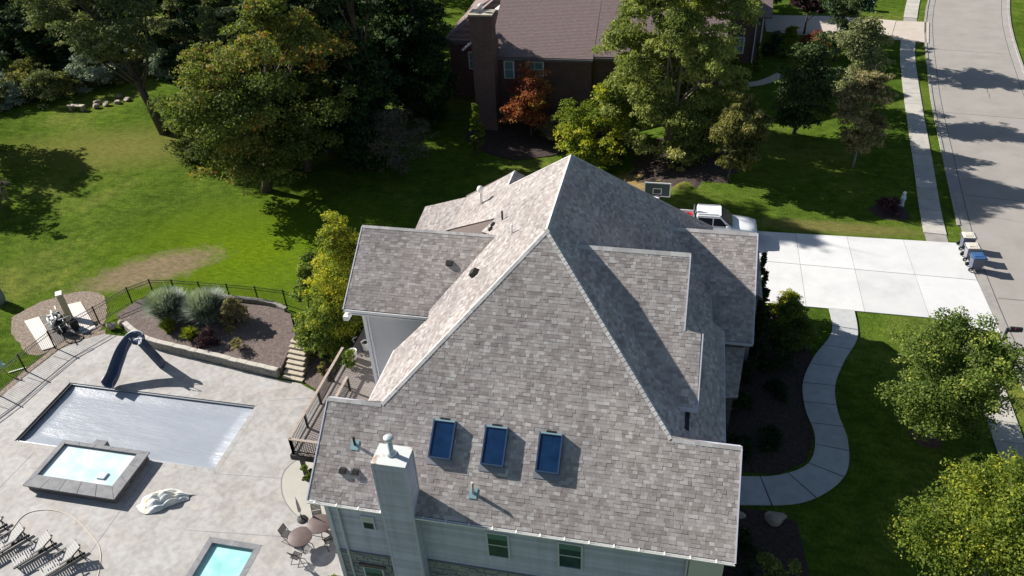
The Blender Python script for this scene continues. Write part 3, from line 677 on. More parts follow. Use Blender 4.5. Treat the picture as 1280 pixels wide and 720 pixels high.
MB().prism([(-14.25, 28.0, 7.1), (-14.25, 34.4, 7.1), (-14.25, 31.2, 9.5)], (5, 0, 0)).build('wing_gable', m_wing, H)
MB().box(-14.31, 27.90, -2.2, -14.13, 28.0, 7.04).build('corner_board', m_white, H)
MB().tube([(-14.0, 27.86, 7.1), (-14.0, 27.86, .4)], .045, 8).build('downspout', m_white, H)
MB().box(-15.0, 27.3, 6.85, -14.75, 28.1, 7.1).build('eave_return', m_white, H)
def clap(x0, x1, y, z0, z1, ex=.15, name='siding'):
    mb = MB(); z = z0
    while z < z1-.01:
        zz = min(z+ex, z1); k = len(mb.v); mb.v += [(x0, y-.036, z), (x1, y-.036, z), (x1, y-.004, zz), (x0, y-.004, zz), (x0, y-.004, z), (x1, y-.004, z)]
        mb.f += [(k, k+1, k+2, k+3), (k+4, k+5, k+1, k)]; z = zz
    return tag(mb.build(name, m_siding, H), kind='stuff')
clap(-12.8, -10.17, 18.80, 1.35, 4.72); clap(-8.82, 1.62, 18.80, 1.6, 4.72)
MB().box(-12.92, 18.70, -2.2, -12.74, 18.86, 4.72).build('corner_board', m_trim, H)
MB().tube([(-12.35, 18.70, 4.75), (-12.35, 18.70, -2)], .05, 8).build('downspout', m_trim, H)
MB().tube([(1.6, 18.62, 4.75), (1.6, 18.62, -.5)], .045, 8).build('downspout', m_trim, H)
MB().box(1.68, 18.55, -1.5, 2.9, 18.82, 4.7).build('corner_pier', m_wing, H)
def stones(x0, x1, y, z0, z1, n_max, seed):
    r = random.Random(seed); z = z0; made = 0
    while z < z1-.04:
        h = min(r.choice((.11, .16, .2, .24)), z1-z); x = x0
        while x < x1-.05:
            w = min(r.uniform(.22, .6), x1-x); d = r.uniform(.03, .075)
            if made < n_max:
                MB().prism([(x+.012, y, z+.01), (x+w-.012, y, z+.012+r.uniform(0, .01)), (x+w-.014, y, z+h-.01), (x+.01+r.uniform(0, .02), y, z+h-.012)], (0, -d, 0)).build('stone', m_stone, H); made += 1
            x += w
        z += h
stones(-12.74, -10.2, 18.80, -.7, 1.3, 120, 5); stones(-8.8, 1.6, 18.80, .4, 1.55, 170, 6)
MB().box(-12.8, 18.70, 1.30, -10.17, 18.80, 1.37).build('stone_ledge', m_coping, H); MB().box(-8.82, 18.70, 1.55, 1.62, 18.80, 1.62).build('stone_ledge', m_coping, H)
def window(x0, x1, z0, z1, y=18.79, fr=m_trim, name='window', double=True, parent=None):
    w = MB(); f = .07
    w.box(x0-f, y-.07, z0-f, x0, y, z1+f); w.box(x1, y-.07, z0-f, x1+f, y, z1+f); w.box(x0, y-.07, z1, x1, y, z1+f); w.box(x0-.0, y-.07, z0-f, x1, y, z0)
    if double: w.box(x0, y-.055, (z0+z1)/2-.025, x1, y-.005, (z0+z1)/2+.025)
    o = w.build(name, fr, parent or H)
    if double:
        zm = (z0+z1)/2
        MB().box(x0, y-.045, zm+.026, x1, y-.03, z1).build('pane', m_glass, o); MB().box(x0, y-.030, z0, x1, y-.012, zm-.026).build('pane', m_glass, o)
        MB().box(x0+.01, y-.052, z1-.34, x1-.01, y-.046, z1).build('blind', mat('blind_green', (.10, .20, .19), .6), o)
    else: MB().box(x0, y-.04, z0, x1, y-.02, z1).build('pane', m_glass, o)
    return o
window(-6.1, -5.3, 2.55, 3.98); window(-3.24, -2.39, 2.55, 4.02)
o = window(-11.36, -10.92, 3.1, 3.82, double=False)
MB().box(-11.36, 18.72, 3.5, -10.92, 18.745, 3.82).build('blind', mat('blind_white', (.5, .52, .52), .6), o)
window(-11.78, -10.98, -.9, .42, y=18.73, double=True)
MB().box(-12.0, 18.66, .45, -10.8, 18.8, .62).build('window_lintel', mat('lintel', (.16, .12, .11), .8), H)
o = MB().box(-11.1, 27.86, 5.55, -10.85, 27.95, 5.75).build('wall_vent', m_black, H)

# chimney
ch = MB().box(-10.09, 18.2, -2.2, -8.84, 19.12, 7.86).build('chimney', m_siding, H)
cs = MB(); z = -2
while z < 7.8:
    zz = z+.15
    for (a, b_, n_) in (((-10.07, 18.2), (-8.86, 18.2), (0, -1)), ((-8.84, 18.2), (-8.84, 19.1), (1, 0))):
        k = len(cs.v); o_ = .034; cs.v += [(a[0]+n_[0]*o_, a[1]+n_[1]*o_, z), (b_[0]+n_[0]*o_, b_[1]+n_[1]*o_, z), (b_[0]+n_[0]*.003, b_[1]+n_[1]*.003, zz), (a[0]+n_[0]*.003, a[1]+n_[1]*.003, zz), (a[0], a[1], z), (b_[0], b_[1], z)]
        cs.f += [(k, k+1, k+2, k+3), (k+4, k+5, k+1, k)]
    z = zz
tag(cs.build('siding', m_siding, ch), kind='stuff')
for (x, y) in ((-10.09, 18.2), (-8.84, 18.2), (-8.84, 19.08)): MB().box(x-.05, y-.035, -2.2, x+.05, y+.035, 7.84).build('corner_board', m_siding, ch)
MB().box(-10.13, 18.155, 7.862, -8.795, 19.16, 7.91).build('chimney_cap', m_chcap, ch)
fl = MB().lathe((-9.5, 18.72, 7.93), [(.2, 0), (.2, .03), (.13, .1), (.105, .12), (.105, .78)], 18).build('flue', m_flue, ch, True)
MB().lathe((-9.5, 18.72, 8.68), [(.11, 0), (.19, .02), (.2, .1), (.16, .14), (.02, .16)], 18).build('flue_cap', m_flue, ch, True)

# skylights
nF = Vector((0, -MF, 1)).normalized(); vF = Vector((0, 1, MF)).normalized(); uF = Vector((1, 0, 0))
for xc in (-8.18, -6.06, -3.9):
    c = Vector((xc, 20.72, fF(0, 20.72))); hw, hl = .46, .76
    fr = MB()
    for sx_ in (-1, 1): fr.obox(c+uF*sx_*(hw-.03)+nF*.11, uF, vF, nF, .03, hl, .12)
    fr.obox(c+vF*(hl-.04)+nF*.11, uF, vF, nF, hw-.06, .04, .12); fr.obox(c-vF*(hl-.03)+nF*.11, uF, vF, nF, hw-.06, .03, .12)
    o = fr.build('skylight', m_blueframe, H)
    MB().obox(c+nF*.19, uF, vF, nF, hw-.061, hl-.071, .012).build('pane', m_sky_glass, o)
    MB().obox(c+vF*(hl-.02)+nF*.215, uF, vF, nF, hw*.9, .04, .018).build('head_flashing', m_teal, o)
    MB().tube([c+vF*(hl+.04)+nF*.2+uF*q for q in (-.2, .2)], .05, 8).build('shade_roll', m_black, o)
    MB().obox(c-vF*(hl+.12)+nF*.022, uF, vF, nF, hw+.08, .12, .006).build('apron_flashing', mat('lead_flashing', (.28, .29, .31), .5, .4), o)
# vents and pipes through the roofs
def pipe(x, y, f, h, r, m, base=m_teal, cap=None, nm='vent_pipe'):
    z = f(x, y); o = MB().lathe((x, y, z-.05), [(r, 0), (r, h+.05), (r*.8, h+.05)], 12).build(nm, m, H, True)
    if base:
        n = Vector((f(0, 0)-f(1, 0), f(0, 0)-f(0, 1), 1)).normalized(); u = n.cross(Vector((0, 0, 1))).normalized(); MB().obox(Vector((x, y, z))+n*.025, u, n.cross(u), n, .16, .2, .008).build('flashing', base, o)
    if cap: MB().lathe((x, y, z+h), [(r*.9, -.03), (r*1.9, 0), (r*2.1, .1), (r*1.6, .22), (r*.3, .28)], 14).build('vent_cap', cap, o, True)
    return o
pipe(-6.66, 19.22, fF, .62, .055, mat('pvc_grey', (.5, .46, .44), .6)); pipe(-11.77, 20.2, fF, .45, .05, m_black)
def hood(x, y, f, s=.16):
    n = Vector((f(0, 0)-f(1, 0), f(0, 0)-f(0, 1), 1)).normalized(); u = n.cross(Vector((0, 0, 1))).normalized(); v = n.cross(u); c = Vector((x, y, f(x, y)))
    if v.z < 0: v = -v
    MB().prism([tuple(c-u*s+v*s), tuple(c-u*s-v*s), tuple(c-u*s-v*s+n*s*1.1), tuple(c-u*s+v*s*.3+n*s*1.1)], u*2*s).build('roof_vent', m_darkmetal, H)
hood(-12.06, 19.36, fF, .13); hood(-11.52, 19.37, fF, .13); hood(-10.25, 29.85, fL, .15); hood(-8.55, 28.35, fW, .2)
hood(-8.77, 32.9, fW, .11); hood(-8.8, 32.5, fW, .11); pipe(-8.26, 32.73, fW, .5, .05, m_black, None); pipe(-7.2, 30.19, fW, .5, .05, m_white, None)
pipe(-10.6, 37.4, lambda x, y: fW(x, y), .85, .09, m_white, None, m_white)
MB().lathe((-10.6, 37.4, 8.75), [(.02, -.2), (.14, -.16), (.2, 0), (.14, .14), (.02, .2)], 14).build('vent_globe', m_white, H, True)

# ------------------------------------------------------------------ deck
D = thing('deck', 'raised wooden deck with railings between the patio and the grey wing wall', 'deck', (-15, 28, -2)); DZ = .3
x = -17.75; k = 0
while x < -12.0:
    MB().box(x, 24.4 if x < -11.6 else 24.4, DZ-.035, x+.125, 30.0 if x > -14.3 else 36.0, DZ).build('deck_board', m_deck, D); x += .138
for y in (24.35, 27, 30, 33, 35.9): MB().box(-17.8, y, DZ-.3, -12.0, y+.08, DZ-.04).build('joist', m_rail, D)
MB().box(-17.84, 24.3, DZ-.32, -17.77, 36, DZ-.0).build('rim_board', m_darkmetal, D); MB().box(-17.84, 24.22, DZ-.32, -12.6, 24.3, DZ).build('rim_board', m_darkmetal, D)
for (x, y) in ((-17.5, 24.6), (-17.5, 30), (-17.5, 35), (-13.4, 24.5)): MB().box(x-.09, y-.09, -2.1, x+.09, y+.09, DZ-.05).build('post', m_darkmetal, D)
def railing(a, b_, gap=.13, posts=1.8, mr=m_rail, parent=None, h=1.0, tilt=0):
    a, b_ = Vector(a), Vector(b_); d = b_-a; n = max(1, round(d.length/posts)); up_ = Vector((0, 0, h)); P_ = parent or D
    MB().bar(a+up_, b_+up_, .14, .05).build('handrail', mr, P_); MB().bar(a+up_*.12, b_+up_*.12, .05, .05).build('bottom_rail', m_darkmetal, P_)
    for k in range(n+1): p = a+d*k/n; MB().box(p.x-.05, p.y-.05, p.z-.3, p.x+.05, p.y+.05, p.z+h-.03).build('railing_post', m_darkmetal, P_)
    mb = MB(); k = gap
    while k < d.length: p = a+d*(k/d.length); mb.box(p.x-.011, p.y-.011, p.z+.12*h, p.x+.011, p.y+.011, p.z+h-.02); k += gap
    tag(mb.build('balusters', m_darkmetal, P_), kind='stuff')
railing((-17.72, 24.4, DZ), (-17.72, 31.5, DZ)); railing((-17.72, 24.4, DZ), (-13.0, 24.4, DZ)); railing((-16.55, 26.0, DZ), (-16.55, 29.2, DZ))
for (x, y, z, l) in ((-17.3, 31.75, DZ, 'tall white planter on the deck nearest the steps'), (-16.85, 32.6, DZ, 'tall white planter on the deck close to the grey wing wall'), (-18.0, 33.8, -.6, 'white planter in the shade under the big bush'), (-17.75, 34.8, -.6, 'farthest white planter in the shade behind the deck')):
    t = thing('planter', l, 'planter', (x, y, z)); MB().lathe((x, y, z), [(.13, 0), (.2, .1), (.23, .55), (.25, .62), (.22, .62), (.19, .5)], 16).build('pot', m_white, t, True); MB().lathe((x, y, z), [(.18, .45), (.18, .56)], 12).build('soil', m_mulch, t)

# ================================================================== GARDEN AND YARD OBJECTS
# retaining wall of the planting bed
BZ = -1.45
bed = [(-36.0, 35.4), (-35.4, 37.2), (-33.3, 37.75), (-31.5, 37.9), (-26, 37.8), (-24.3, 37.4), (-22.9, 35.2), (-22.45, 32.1), (-27.5, 32.75), (-32.0, 33.4), (-34.6, 34.6)]
sheet('mulch_bed', [bed], BZ, m_bed, thick=.7)
sheet('mulch_bed', [[(-21.6, 36.5), (-22.0, 34), (-20.9, 31.7), (-19.8, 31.1), (-18.6, 29.6), (-17.9, 30), (-14.3, 31), (-14.3, 38), (-18, 40)]], -1.93, m_bed)
rw = thing('retaining_wall', 'low curved stone retaining wall between the patio and the mulch bed', 'retaining wall', (-28, 32.7, -2))
wl_ = catmull([(-34.8, 34.6, 0), (-33.6, 33.9, 0), (-32.0, 33.25, 0), (-29.5, 32.85, 0), (-27.0, 32.5, 0), (-24.8, 32.15, 0), (-22.55, 31.85, 0)], 30)
def course(line, z0, z1, w, m, name, seg, parent, depth=.0):
    pts = [line[0]]; acc = 0; L_ = random.uniform(*seg)
    for a, b_ in zip(line, line[1:]):
        acc += (b_-a).length
        if acc >= L_: pts.append(b_); acc = 0; L_ = random.uniform(*seg)
    pts.append(line[-1])
    for a, b_ in zip(pts, pts[1:]):
        if (b_-a).length < .08: continue
        t = (b_-a).normalized(); n = Vector((t.y, -t.x, 0)); g = t*.012; o_ = random.uniform(-.02, .02)+depth; d = random.uniform(-.008, .008)
        p = [a+g-n*(w/2)+n*o_, b_-g-n*(w/2)+n*o_, b_-g+n*(w/2)+n*o_, a+g+n*(w/2)+n*o_]
        MB().prism([tuple(q+Vector((0, 0, z0))) for q in p][::-1], (0, 0, z1-z0+d)).build(name, m, parent)
for i, z in enumerate((-1.95, -1.76, -1.57)): course(wl_, z+.005, z+.178, .26, m_wallstone, 'stone', (.35, .6), rw)
course(wl_, -1.385, -1.32, .31, mat('cap_stone', rough=.8, build=mottled([(.3, (.42, .39, .34)), (.7, (.54, .51, .45))], 3)), 'cap_stone', (.5, .75), rw)
rw2 = thing('retaining_wall', 'low dark stone wall at the back of the mulch bed below the black fence', 'retaining wall', (-27, 38, -2))
wl2 = catmull([(-30.6, 38.2, 0), (-28, 38.15, 0), (-25.8, 38.0, 0), (-24.6, 37.5, 0)], 24)
for z in (-1.95, -1.76, -1.57, -1.38): course(wl2, z+.005, z+.178, .26, m_wallstone, 'stone', (.35, .6), rw2)
st = thing('garden_steps', 'flight of pale stone steps climbing past the mulch bed to the bushes', 'steps', (-22, 33, -2))
for k in range(8):
    t = k/7; c = Vector((-21.6, 31.85, 0)).lerp(Vector((-22.0, 34.0, 0)), t); wd = .66-.1*t
    MB().obox((c.x, c.y, -1.90+k*.14), (1, -.12, 0), (.12, 1, 0), (0, 0, 1), wd+random.uniform(-.04, .04), .165, .05).build('step', m_step, st, bevel=.02)
    MB().obox((c.x, c.y+.05, -1.97+k*.07), (1, -.12, 0), (.12, 1, 0), (0, 0, 1), wd-.06, .17, .015+k*.07).build('riser', m_wallstone, st)
def boulder(name, x, y, z, s, label=None, parent=None, m=m_boulder, cat='boulder', group=None, seed=0):
    bm = bmesh.new(); bmesh.ops.create_icosphere(bm, subdivisions=2, radius=1); r = random.Random(seed+int(x*100))
    o_ = [Vector((r.uniform(-1, 1), r.uniform(-1, 1), r.uniform(-1, 1))).normalized() for _ in range(7)]; dd = [r.uniform(.45, .8) for _ in o_]
    for v in bm.verts:
        for n, d in zip(o_, dd):
            q = v.co.dot(n)-d
            if q > 0: v.co -= n*q
        v.co = Vector((v.co.x*s[0]+x, v.co.y*s[1]+y, v.co.z*s[2]+z))
    mb = MB(); mb.v = [tuple(v.co) for v in bm.verts]; mb.f = [tuple(q.index for q in f.verts) for f in bm.faces]; bm.free()
    ob = mb.build(name, m, parent)
    if label: tag(ob, label, cat, group)
    return ob
for i, (x, y, l) in enumerate(((-35.3, 34.9, 'pale angular boulder at the left end of the low stone wall'), (-35.9, 34.6, 'small flat boulder beside the concrete pad'), (-34.8, 35.2, 'tan boulder on the mulch above the blue slide'))):
    boulder('boulder', x, y, -1.75, (.4, .3, .35), l, seed=i)

# fence round the pool yard
fn = thing('pool_fence', 'thin black metal fence curving behind the pool patio and mulch bed', 'fence', (-33, 36, -2))
fp = [(-40.2, 23.5), (-39.4, 25.6), (-38.95, 27.6), (-38.75, 29.8), (-38.4, 32.1), (-37.1, 34.9), (-35.9, 37.0), (-34.9, 38.1), (-33.3, 38.3), (-31.3, 38.35), (-29.2, 38.4), (-27.1, 38.4), (-25.0, 38.3), (-22.9, 37.9), (-20.9, 38.2)]
fz = lambda x, y: -1.95 if not (-36.5 < x < -23 and y > 35.5) else -1.75
for i, (x, y) in enumerate(fp):
    z = fz(x, y); MB().box(x-.035, y-.035, z-.2, x+.035, y+.035, z+1.42).build('fence_post', m_fence, fn)
for i, ((x0, y0), (x1, y1)) in enumerate(zip(fp, fp[1:])):
    if i == 5: pass
    a, b_ = Vector((x0, y0, fz(x0, y0))), Vector((x1, y1, fz(x1, y1)))
    for h in (.15, 1.12, 1.33): MB().bar(a+Vector((0, 0, h)), b_+Vector((0, 0, h)), .03).build('fence_rail', m_fence, fn)
    pk = MB(); n = int((b_-a).length/.12)
    for k in range(1, n): p = a.lerp(b_, k/n); pk.box(p.x-.006, p.y-.006, p.z+.06, p.x+.006, p.y+.006, p.z+1.36)
    tag(pk.build('fence_pickets', m_fence, fn), kind='stuff')

# pool slide
sldt = thing('pool_slide', 'dark blue curved water slide with a ladder at the far edge of the covered pool', 'water slide', (-31.6, 30.5, -2))
path = catmull([(-31.05, 31.35, .18), (-31.35, 31.55, .22), (-31.75, 31.5, .08), (-32.1, 31.0, -.42), (-32.25, 30.3, -1.0), (-32.3, 29.7, -1.45), (-32.3, 29.1, -1.62)], 7)
ru = MB(); prof = [(a*1.15, b_*1.35-.04) for a, b_ in [(-.34, .26), (-.37, .22), (-.33, .02), (-.2, -.10), (0, -.14), (.2, -.10), (.33, .02), (.37, .22), (.34, .26), (.29, .2), (.26, .05), (.14, -.03), (0, -.06), (-.14, -.03), (-.26, .05), (-.29, .2)]]
for i, p in enumerate(path):
    t = (path[min(i+1, len(path)-1)]-path[max(i-1, 0)]); t.z = 0; t.normalize(); n = Vector((t.y, -t.x, 0))
    ru.v += [tuple(p+n*a+Vector((0, 0, b_))) for a, b_ in prof]
L_ = len(prof)
for i in range(len(path)-1):
    for j in range(L_): ru.f.append((i*L_+j, i*L_+(j+1) % L_, (i+1)*L_+(j+1) % L_, (i+1)*L_+j))
ru.f += [tuple(range(L_))[::-1], tuple((len(path)-1)*L_+j for j in range(L_))]
ru.build('runway', m_navy, sldt, True)
lad_a, lad_b = Vector((-30.95, 31.45, .12)), Vector((-30.35, 31.75, PZ))
ax = (lad_b-lad_a).normalized(); sd = ax.cross(Vector((0, 0, 1))).normalized()
MB().obox((lad_a+lad_b)/2+Vector((-.07, 0, 0)), ax, sd, ax.cross(sd), (lad_b-lad_a).length/2+.05, .36, .13).build('ladder_shell', m_navy, sldt, bevel=.03)
for k in range(5):
    p = lad_a.lerp(lad_b, .12+k*.19); MB().obox(p+Vector((.06, .02, 0)), sd, (0, 0, 1), ax, .28, .03, .09).build('ladder_step', m_navy, sldt)
for s in (-1, 1): MB().tube([lad_b+sd*.3*s, lad_a+sd*.3*s, lad_a+sd*.3*s+Vector((0, 0, .5)), lad_a+sd*.3*s+Vector((-.4, -.05, .45)), lad_a+sd*.3*s+Vector((-.5, -.05, .1))], .022, 8).build('hand_rail', m_navy, sldt, True)
t = thing('water_jug', 'small white jug at the pool edge left of the blue slide', 'jug', (-33.1, 29.75, PZ)); MB().lathe((-33.1, 29.75, PZ), [(.11, 0), (.13, .04), (.13, .22), (.04, .3), (.04, .34)], 12).build('body', m_white, t, True)

# pool equipment
for i, (q, l) in enumerate(((((-42.5, 34.3), (-41.8, 34.9), (-38.45, 32.25), (-39.1, 31.75)), 'white concrete strip left of the pool pumps'), (((-40.9, 36.3), (-40.0, 36.9), (-37.0, 34.4), (-37.6, 33.7)), 'white concrete strip right of the pool pumps beside the tan heater'))):
    tag(MB().prism([(x, y, -2.02) for x, y in q][::-1], (0, 0, .10)).build('concrete_strip', mat('bright_concrete', (.66, .62, .58), .8)), l, 'concrete pad')
sheet('gravel_bed', [[(p.x+random.uniform(-.07, .07), p.y+random.uniform(-.07, .07)) for p in catmull([(x, y, 0) for x, y in ((-43.7, 34.6), (-42.4, 33), (-39.6, 31.3), (-38.6, 31.8), (-37.5, 33.4), (-36.7, 34.3), (-37.3, 36), (-39.0, 37.9), (-41.0, 38.0), (-42.8, 36.6), (-43.7, 34.6))], 7)[:-1]]], -1.985, m_gravel)
sheet('equipment_pad', [[(-41.7, 35.0), (-40.5, 36.1), (-37.8, 33.9), (-38.7, 32.6)]], -1.975, mat('pad_dark', (.16, .15, .14), .9))
hb = thing('pool_heater', 'tall tan upright housing among the pool pumps and white pipes', 'pool heater', (-39.9, 35.4, -2))
MB().bar((-39.4, 35.0, -1.95), (-40.1, 35.6, -.35), .42, .30).build('housing', m_tan, hb, bevel=.03)
MB().obox((-40.12, 35.62, -.32), (1, .8, 0), (-.8, 1, 0), (0, 0, 1), .2, .27, .03).build('top_panel', m_white, hb)
for i, (x, y, r_, h, l) in enumerate(((-39.1, 33.7, .30, .95, 'round black filter tank nearest the patio at the pool equipment'), (-38.4, 34.2, .26, .8, 'round black filter tank beside the right concrete strip'))):
    t = thing('filter_tank', l, 'filter tank', (x, y, -1.97)); MB().lathe((x, y, -1.97), [(r_*.9, 0), (r_, .1), (r_, h*.75), (r_*.8, h*.9), (.08, h), (.06, h+.1)], 18).build('tank', m_black, t, True); MB().tube([(x, y, -1.97+h+.03), (x+.25, y+.1, -1.97+h+.03)], .03, 6).build('valve', m_white, t)
for i, (x, y, l) in enumerate(((-40.2, 34.6, 'pool pump in the middle of the white pipes'), (-40.7, 34.9, 'pool pump farthest from the patio'), (-39.7, 34.0, 'pool pump closest to the left concrete strip'))):
    t = thing('pool_pump', l, 'pump', (x, y, -1.97)); MB().tube([(x-.25, y-.15, -1.75), (x+.2, y+.15, -1.75)], .13, 10).build('motor', mat('pump_grey', (.35, .36, .38), .5), t, True); MB().lathe((x+.3, y+.2, -1.97), [(.12, 0), (.15, .1), (.15, .35), (.12, .4)], 12).build('strainer', m_black, t, True); MB().box(x-.3, y-.2, -1.97, x+.2, y+.2, -1.92).build('foot', m_darkmetal, t)
pp = MB(); r_ = random.Random(3)
for k in range(16):
    x, y = -40.6+r_.uniform(-.3, 1.9), 0; y = 34.9-(x+40.6)*.75+r_.uniform(-.45, .5); z = r_.uniform(-1.9, -1.3)
    pts = [Vector((x, y, z))]
    for q in range(3):
        d = r_.choice([(.5, -.4, 0), (-.35, .3, 0), (.3, .35, 0), (0, 0, .35), (-.2, -.25, 0)]); pts.append(pts[-1]+Vector(d)*r_.uniform(.6, 1.2))
    pts = [Vector((p.x, p.y, max(p.z, -1.93))) for p in pts]; pp.tube(pts, .04, 6)
tag(pp.build('plumbing_pipes', m_white, None, True), 'tangle of white plumbing pipes running between the pool pumps and filter tanks', 'pipes')
tag(MB().tube(catmull([(-38.9, 33.4, -1.8), (-38.3, 32.9, -1.93), (-37.7, 32.7, -1.93), (-37.2, 33.0, -1.93), (-37.4, 33.5, -1.93), (-38.3, 33.4, -1.9)], 6), .035, 6).build('black_hose', m_black, None, True), 'short black hose looped at the patio corner by the pool pumps', 'hose')
# pool toy / sprinkler left of fence
t = thing('pinwheel', 'pale blue garden spinner on the grass outside the fence at the left edge', 'garden spinner', (-39.9, 29.4, -2)); MB().tube([(-39.9, 29.4, -2), (-39.9, 29.4, -1.2)], .02, 6).build('stake', m_steel, t)
for k in range(6): a_ = k*math.pi/3; MB().obox((-39.9+.15*math.cos(a_), 29.4, -1.2+.15*math.sin(a_)), (math.cos(a_), .2, math.sin(a_)), (0, 1, 0), (-math.sin(a_), 0, math.cos(a_)), .14, .012, .05).build('blade', mat('pale_blue', (.5, .68, .72), .5), t)
MB().obox((-39.4, 29.8, -1.95), (1, .8, 0), (-.8, 1, 0), (0, 0, 1), .5, .03, .02).build('arm', m_white, t)
t = thing('barrel', 'grey-green rain barrel at the left edge of the lawn', 'barrel', (-45.75, 35.9, -2)); MB().lathe((-45.75, 35.9, -2), [(.36, 0), (.44, .3), (.45, .8), (.4, 1.1), (.1, 1.15)], 16).build('drum', mat('barrel_grey', (.17, .21, .22), .5), t, True); MB().lathe((-45.75, 35.9, -.9), [(.43, 0), (.43, .06), (.2, .09)], 16).build('lid', mat('lid_grey', (.25, .3, .31), .5), t, True)

# crumpled float
n_ = 26; V_, F_ = [], []; rr = random.Random(11); gs = [[0]*n_ for _ in range(n_)]
for j in range(n_):
    for i in range(n_):
        u_, v_ = i/(n_-1), j/(n_-1); x = -25.6+2.35*u_+.3*v_+.1*math.sin(v_*8); y = 21.95+.55*u_+(1.0+.5*math.sin(u_*5.2-.4))*(v_-.5)*1.15-.2*math.sin(u_*3.1)
        z = PZ+.03+.33*max(0, math.sin(u_*3.1)*math.sin(v_*3.1))*(.2+.75*abs(math.sin(u_*9+v_*5))+.55*abs(math.sin(v_*12-u_*7)))+rr.uniform(0, .02)
        V_.append((x, y, z))
for j in range(n_-1):
    for i in range(n_-1): F_.append((j*n_+i, j*n_+i+1, (j+1)*n_+i+1, (j+1)*n_+i))
ft = thing('pool_float', 'crumpled deflated grey, white and yellow pool float lying on the patio right of the spa', 'pool float', (-24.3, 22.2, PZ))
mb = MB(); mb.v = V_; mb.f = F_; mb.build('sheet', m_cloth, ft)
MB().tube([(-24.5, 22.4, PZ+.3), (-24.3, 22.3, PZ+.48), (-24.1, 22.35, PZ+.3)], .03, 6).build('handle', m_tan, ft, True)

# loungers ---------------------------------------------------------------
m_slat = mat('slat_grey', (.42, .41, .40), .6)
def make_lounger(label):
    r = thing('sun_lounger', label, 'sun lounger', (0, 0, 0), 'slatted sun loungers in the bottom left corner')
    for s in (-1, 1):
        MB().box(-1.0, s*.33-.045, .29, 1.0, s*.33+.045, .37).build('side_rail', m_darkmetal, r)
        for x in (-.85, .8): MB().bar((x, s*.31, 0), (x+.06, s*.31, .32), .05).build('leg', m_darkmetal, r)
        MB().bar((-.35, s*.36, .3), (-.2, s*.36, .55), .05).build('arm_support', m_darkmetal, r); MB().box(-.45, s*.38-.04, .55, .15, s*.38+.04, .59).build('armrest', m_darkmetal, r)
    for k in range(10): MB().box(-.1+k*.105, -.30, .365, -.1+k*.105+.06, .30, .385).build('seat_slat', m_slat, r)
    hinge = Vector((-.12, 0, .38)); d = Vector((-.85, 0, .45)).normalized()
    for k in range(7): c = hinge+d*(.06+k*.13); MB().obox(c, (0, 1, 0), d, d.cross(Vector((0, 1, 0))), .30, .06, .012).build('back_slat', m_slat, r)
    for s in (-1, 1): MB().bar(hinge+Vector((0, s*.3, -.03)), hinge+Vector((0, s*.3, -.03))+d*.92, .05).build('back_frame', m_darkmetal, r)
    MB().bar((-.8, 0, .08), (-.85, 0, .72), .04).build('back_prop', m_darkmetal, r)
    return r
l0 = make_lounger('third sun lounger from the left edge, white slats on a dark frame')
ang = math.radians(236)
l0.location = (-27.0, 17.7, PZ); l0.rotation_euler = (0, 0, ang)
copy_tree(l0, (-28.75, 17.95, PZ), ang, 'middle white slatted sun lounger below the curved hose')
copy_tree(l0, (-30.4, 18.1, PZ), ang+.03, 'white slatted sun lounger closest to the left edge with its end cut by the frame')
copy_tree(l0, (-32.0, 18.5, PZ), ang, 'sun lounger of which only the dark head end shows at the left edge')
# tables and chairs --------------------------------------------------------
def table(x, y, label):
    t = thing('round_table', label, 'table', (x, y, PZ)); z = PZ
    MB().lathe((x, y, z+.70), [(.56, 0), (.585, .012), (.585, .028), (.57, .035), (.02, .036)], 32).build('table_top', m_table, t, True)
    for k in range(4):
        a_ = k*math.pi/2+.5; MB().tube([(x+.42*math.cos(a_), y+.42*math.sin(a_), z), (x+.12*math.cos(a_), y+.12*math.sin(a_), z+.35), (x+.38*math.cos(a_), y+.38*math.sin(a_), z+.69)], .02, 6).build('leg', m_darkmetal, t, True)
    MB().lathe((x, y, z+.33), [(.12, 0), (.12, .03)], 16).build('brace_ring', m_darkmetal, t)
table(-16.05, 20.75, 'round brown table on the left, nearer the open patio'); table(-15.45, 21.6, 'round brown table on the right, nearer the house corner')
def make_chair(label):
    r = thing('folding_chair', label, 'chair', (0, 0, 0), 'dark metal chairs at the round tables'); m = m_darkmetal
    for k in range(6): MB().box(-.2+k*.07, -.21, .44, -.2+k*.07+.052, .21, .455).build('seat_slat', m, r)
    for s in (-1, 1):
        MB().tube([(.24, s*.22, 0), (-.05, s*.22, .42), (-.25, s*.22, .9)], .016, 6).build('back_leg', m, r, True); MB().tube([(-.28, s*.2, 0), (.22, s*.2, .45)], .016, 6).build('front_leg', m, r, True)
    for k in range(5): MB().bar((-.13-.028*k, -.22, .62+.065*k), (-.13-.028*k, .22, .62+.065*k), .05, .015, (.4, 0, 1)).build('back_slat', m, r)
    MB().tube([(.1, -.22, .2), (.1, .22, .2)], .012, 6).build('stretcher', m, r)
    return r
c0_ = make_chair('dark slat-back chair at the far side of the right brown table')
c0_.location = (-15.95, 22.35, PZ); c0_.rotation_euler = (0, 0, math.radians(-65))
copy_tree(c0_, (-16.9, 20.95, PZ), math.radians(-10), 'dark slat-back chair on the left of the left brown table')
copy_tree(c0_, (-15.95, 19.9, PZ), math.radians(80), 'dark slat-back chair in front of the left brown table')
copy_tree(c0_, (-14.75, 21.0, PZ), math.radians(140), 'dark slat-back chair between the right brown table and the house corner')
copy_tree(c0_, (-14.4, 21.9, PZ), math.radians(185), 'dark slat-back chair tucked against the house corner')
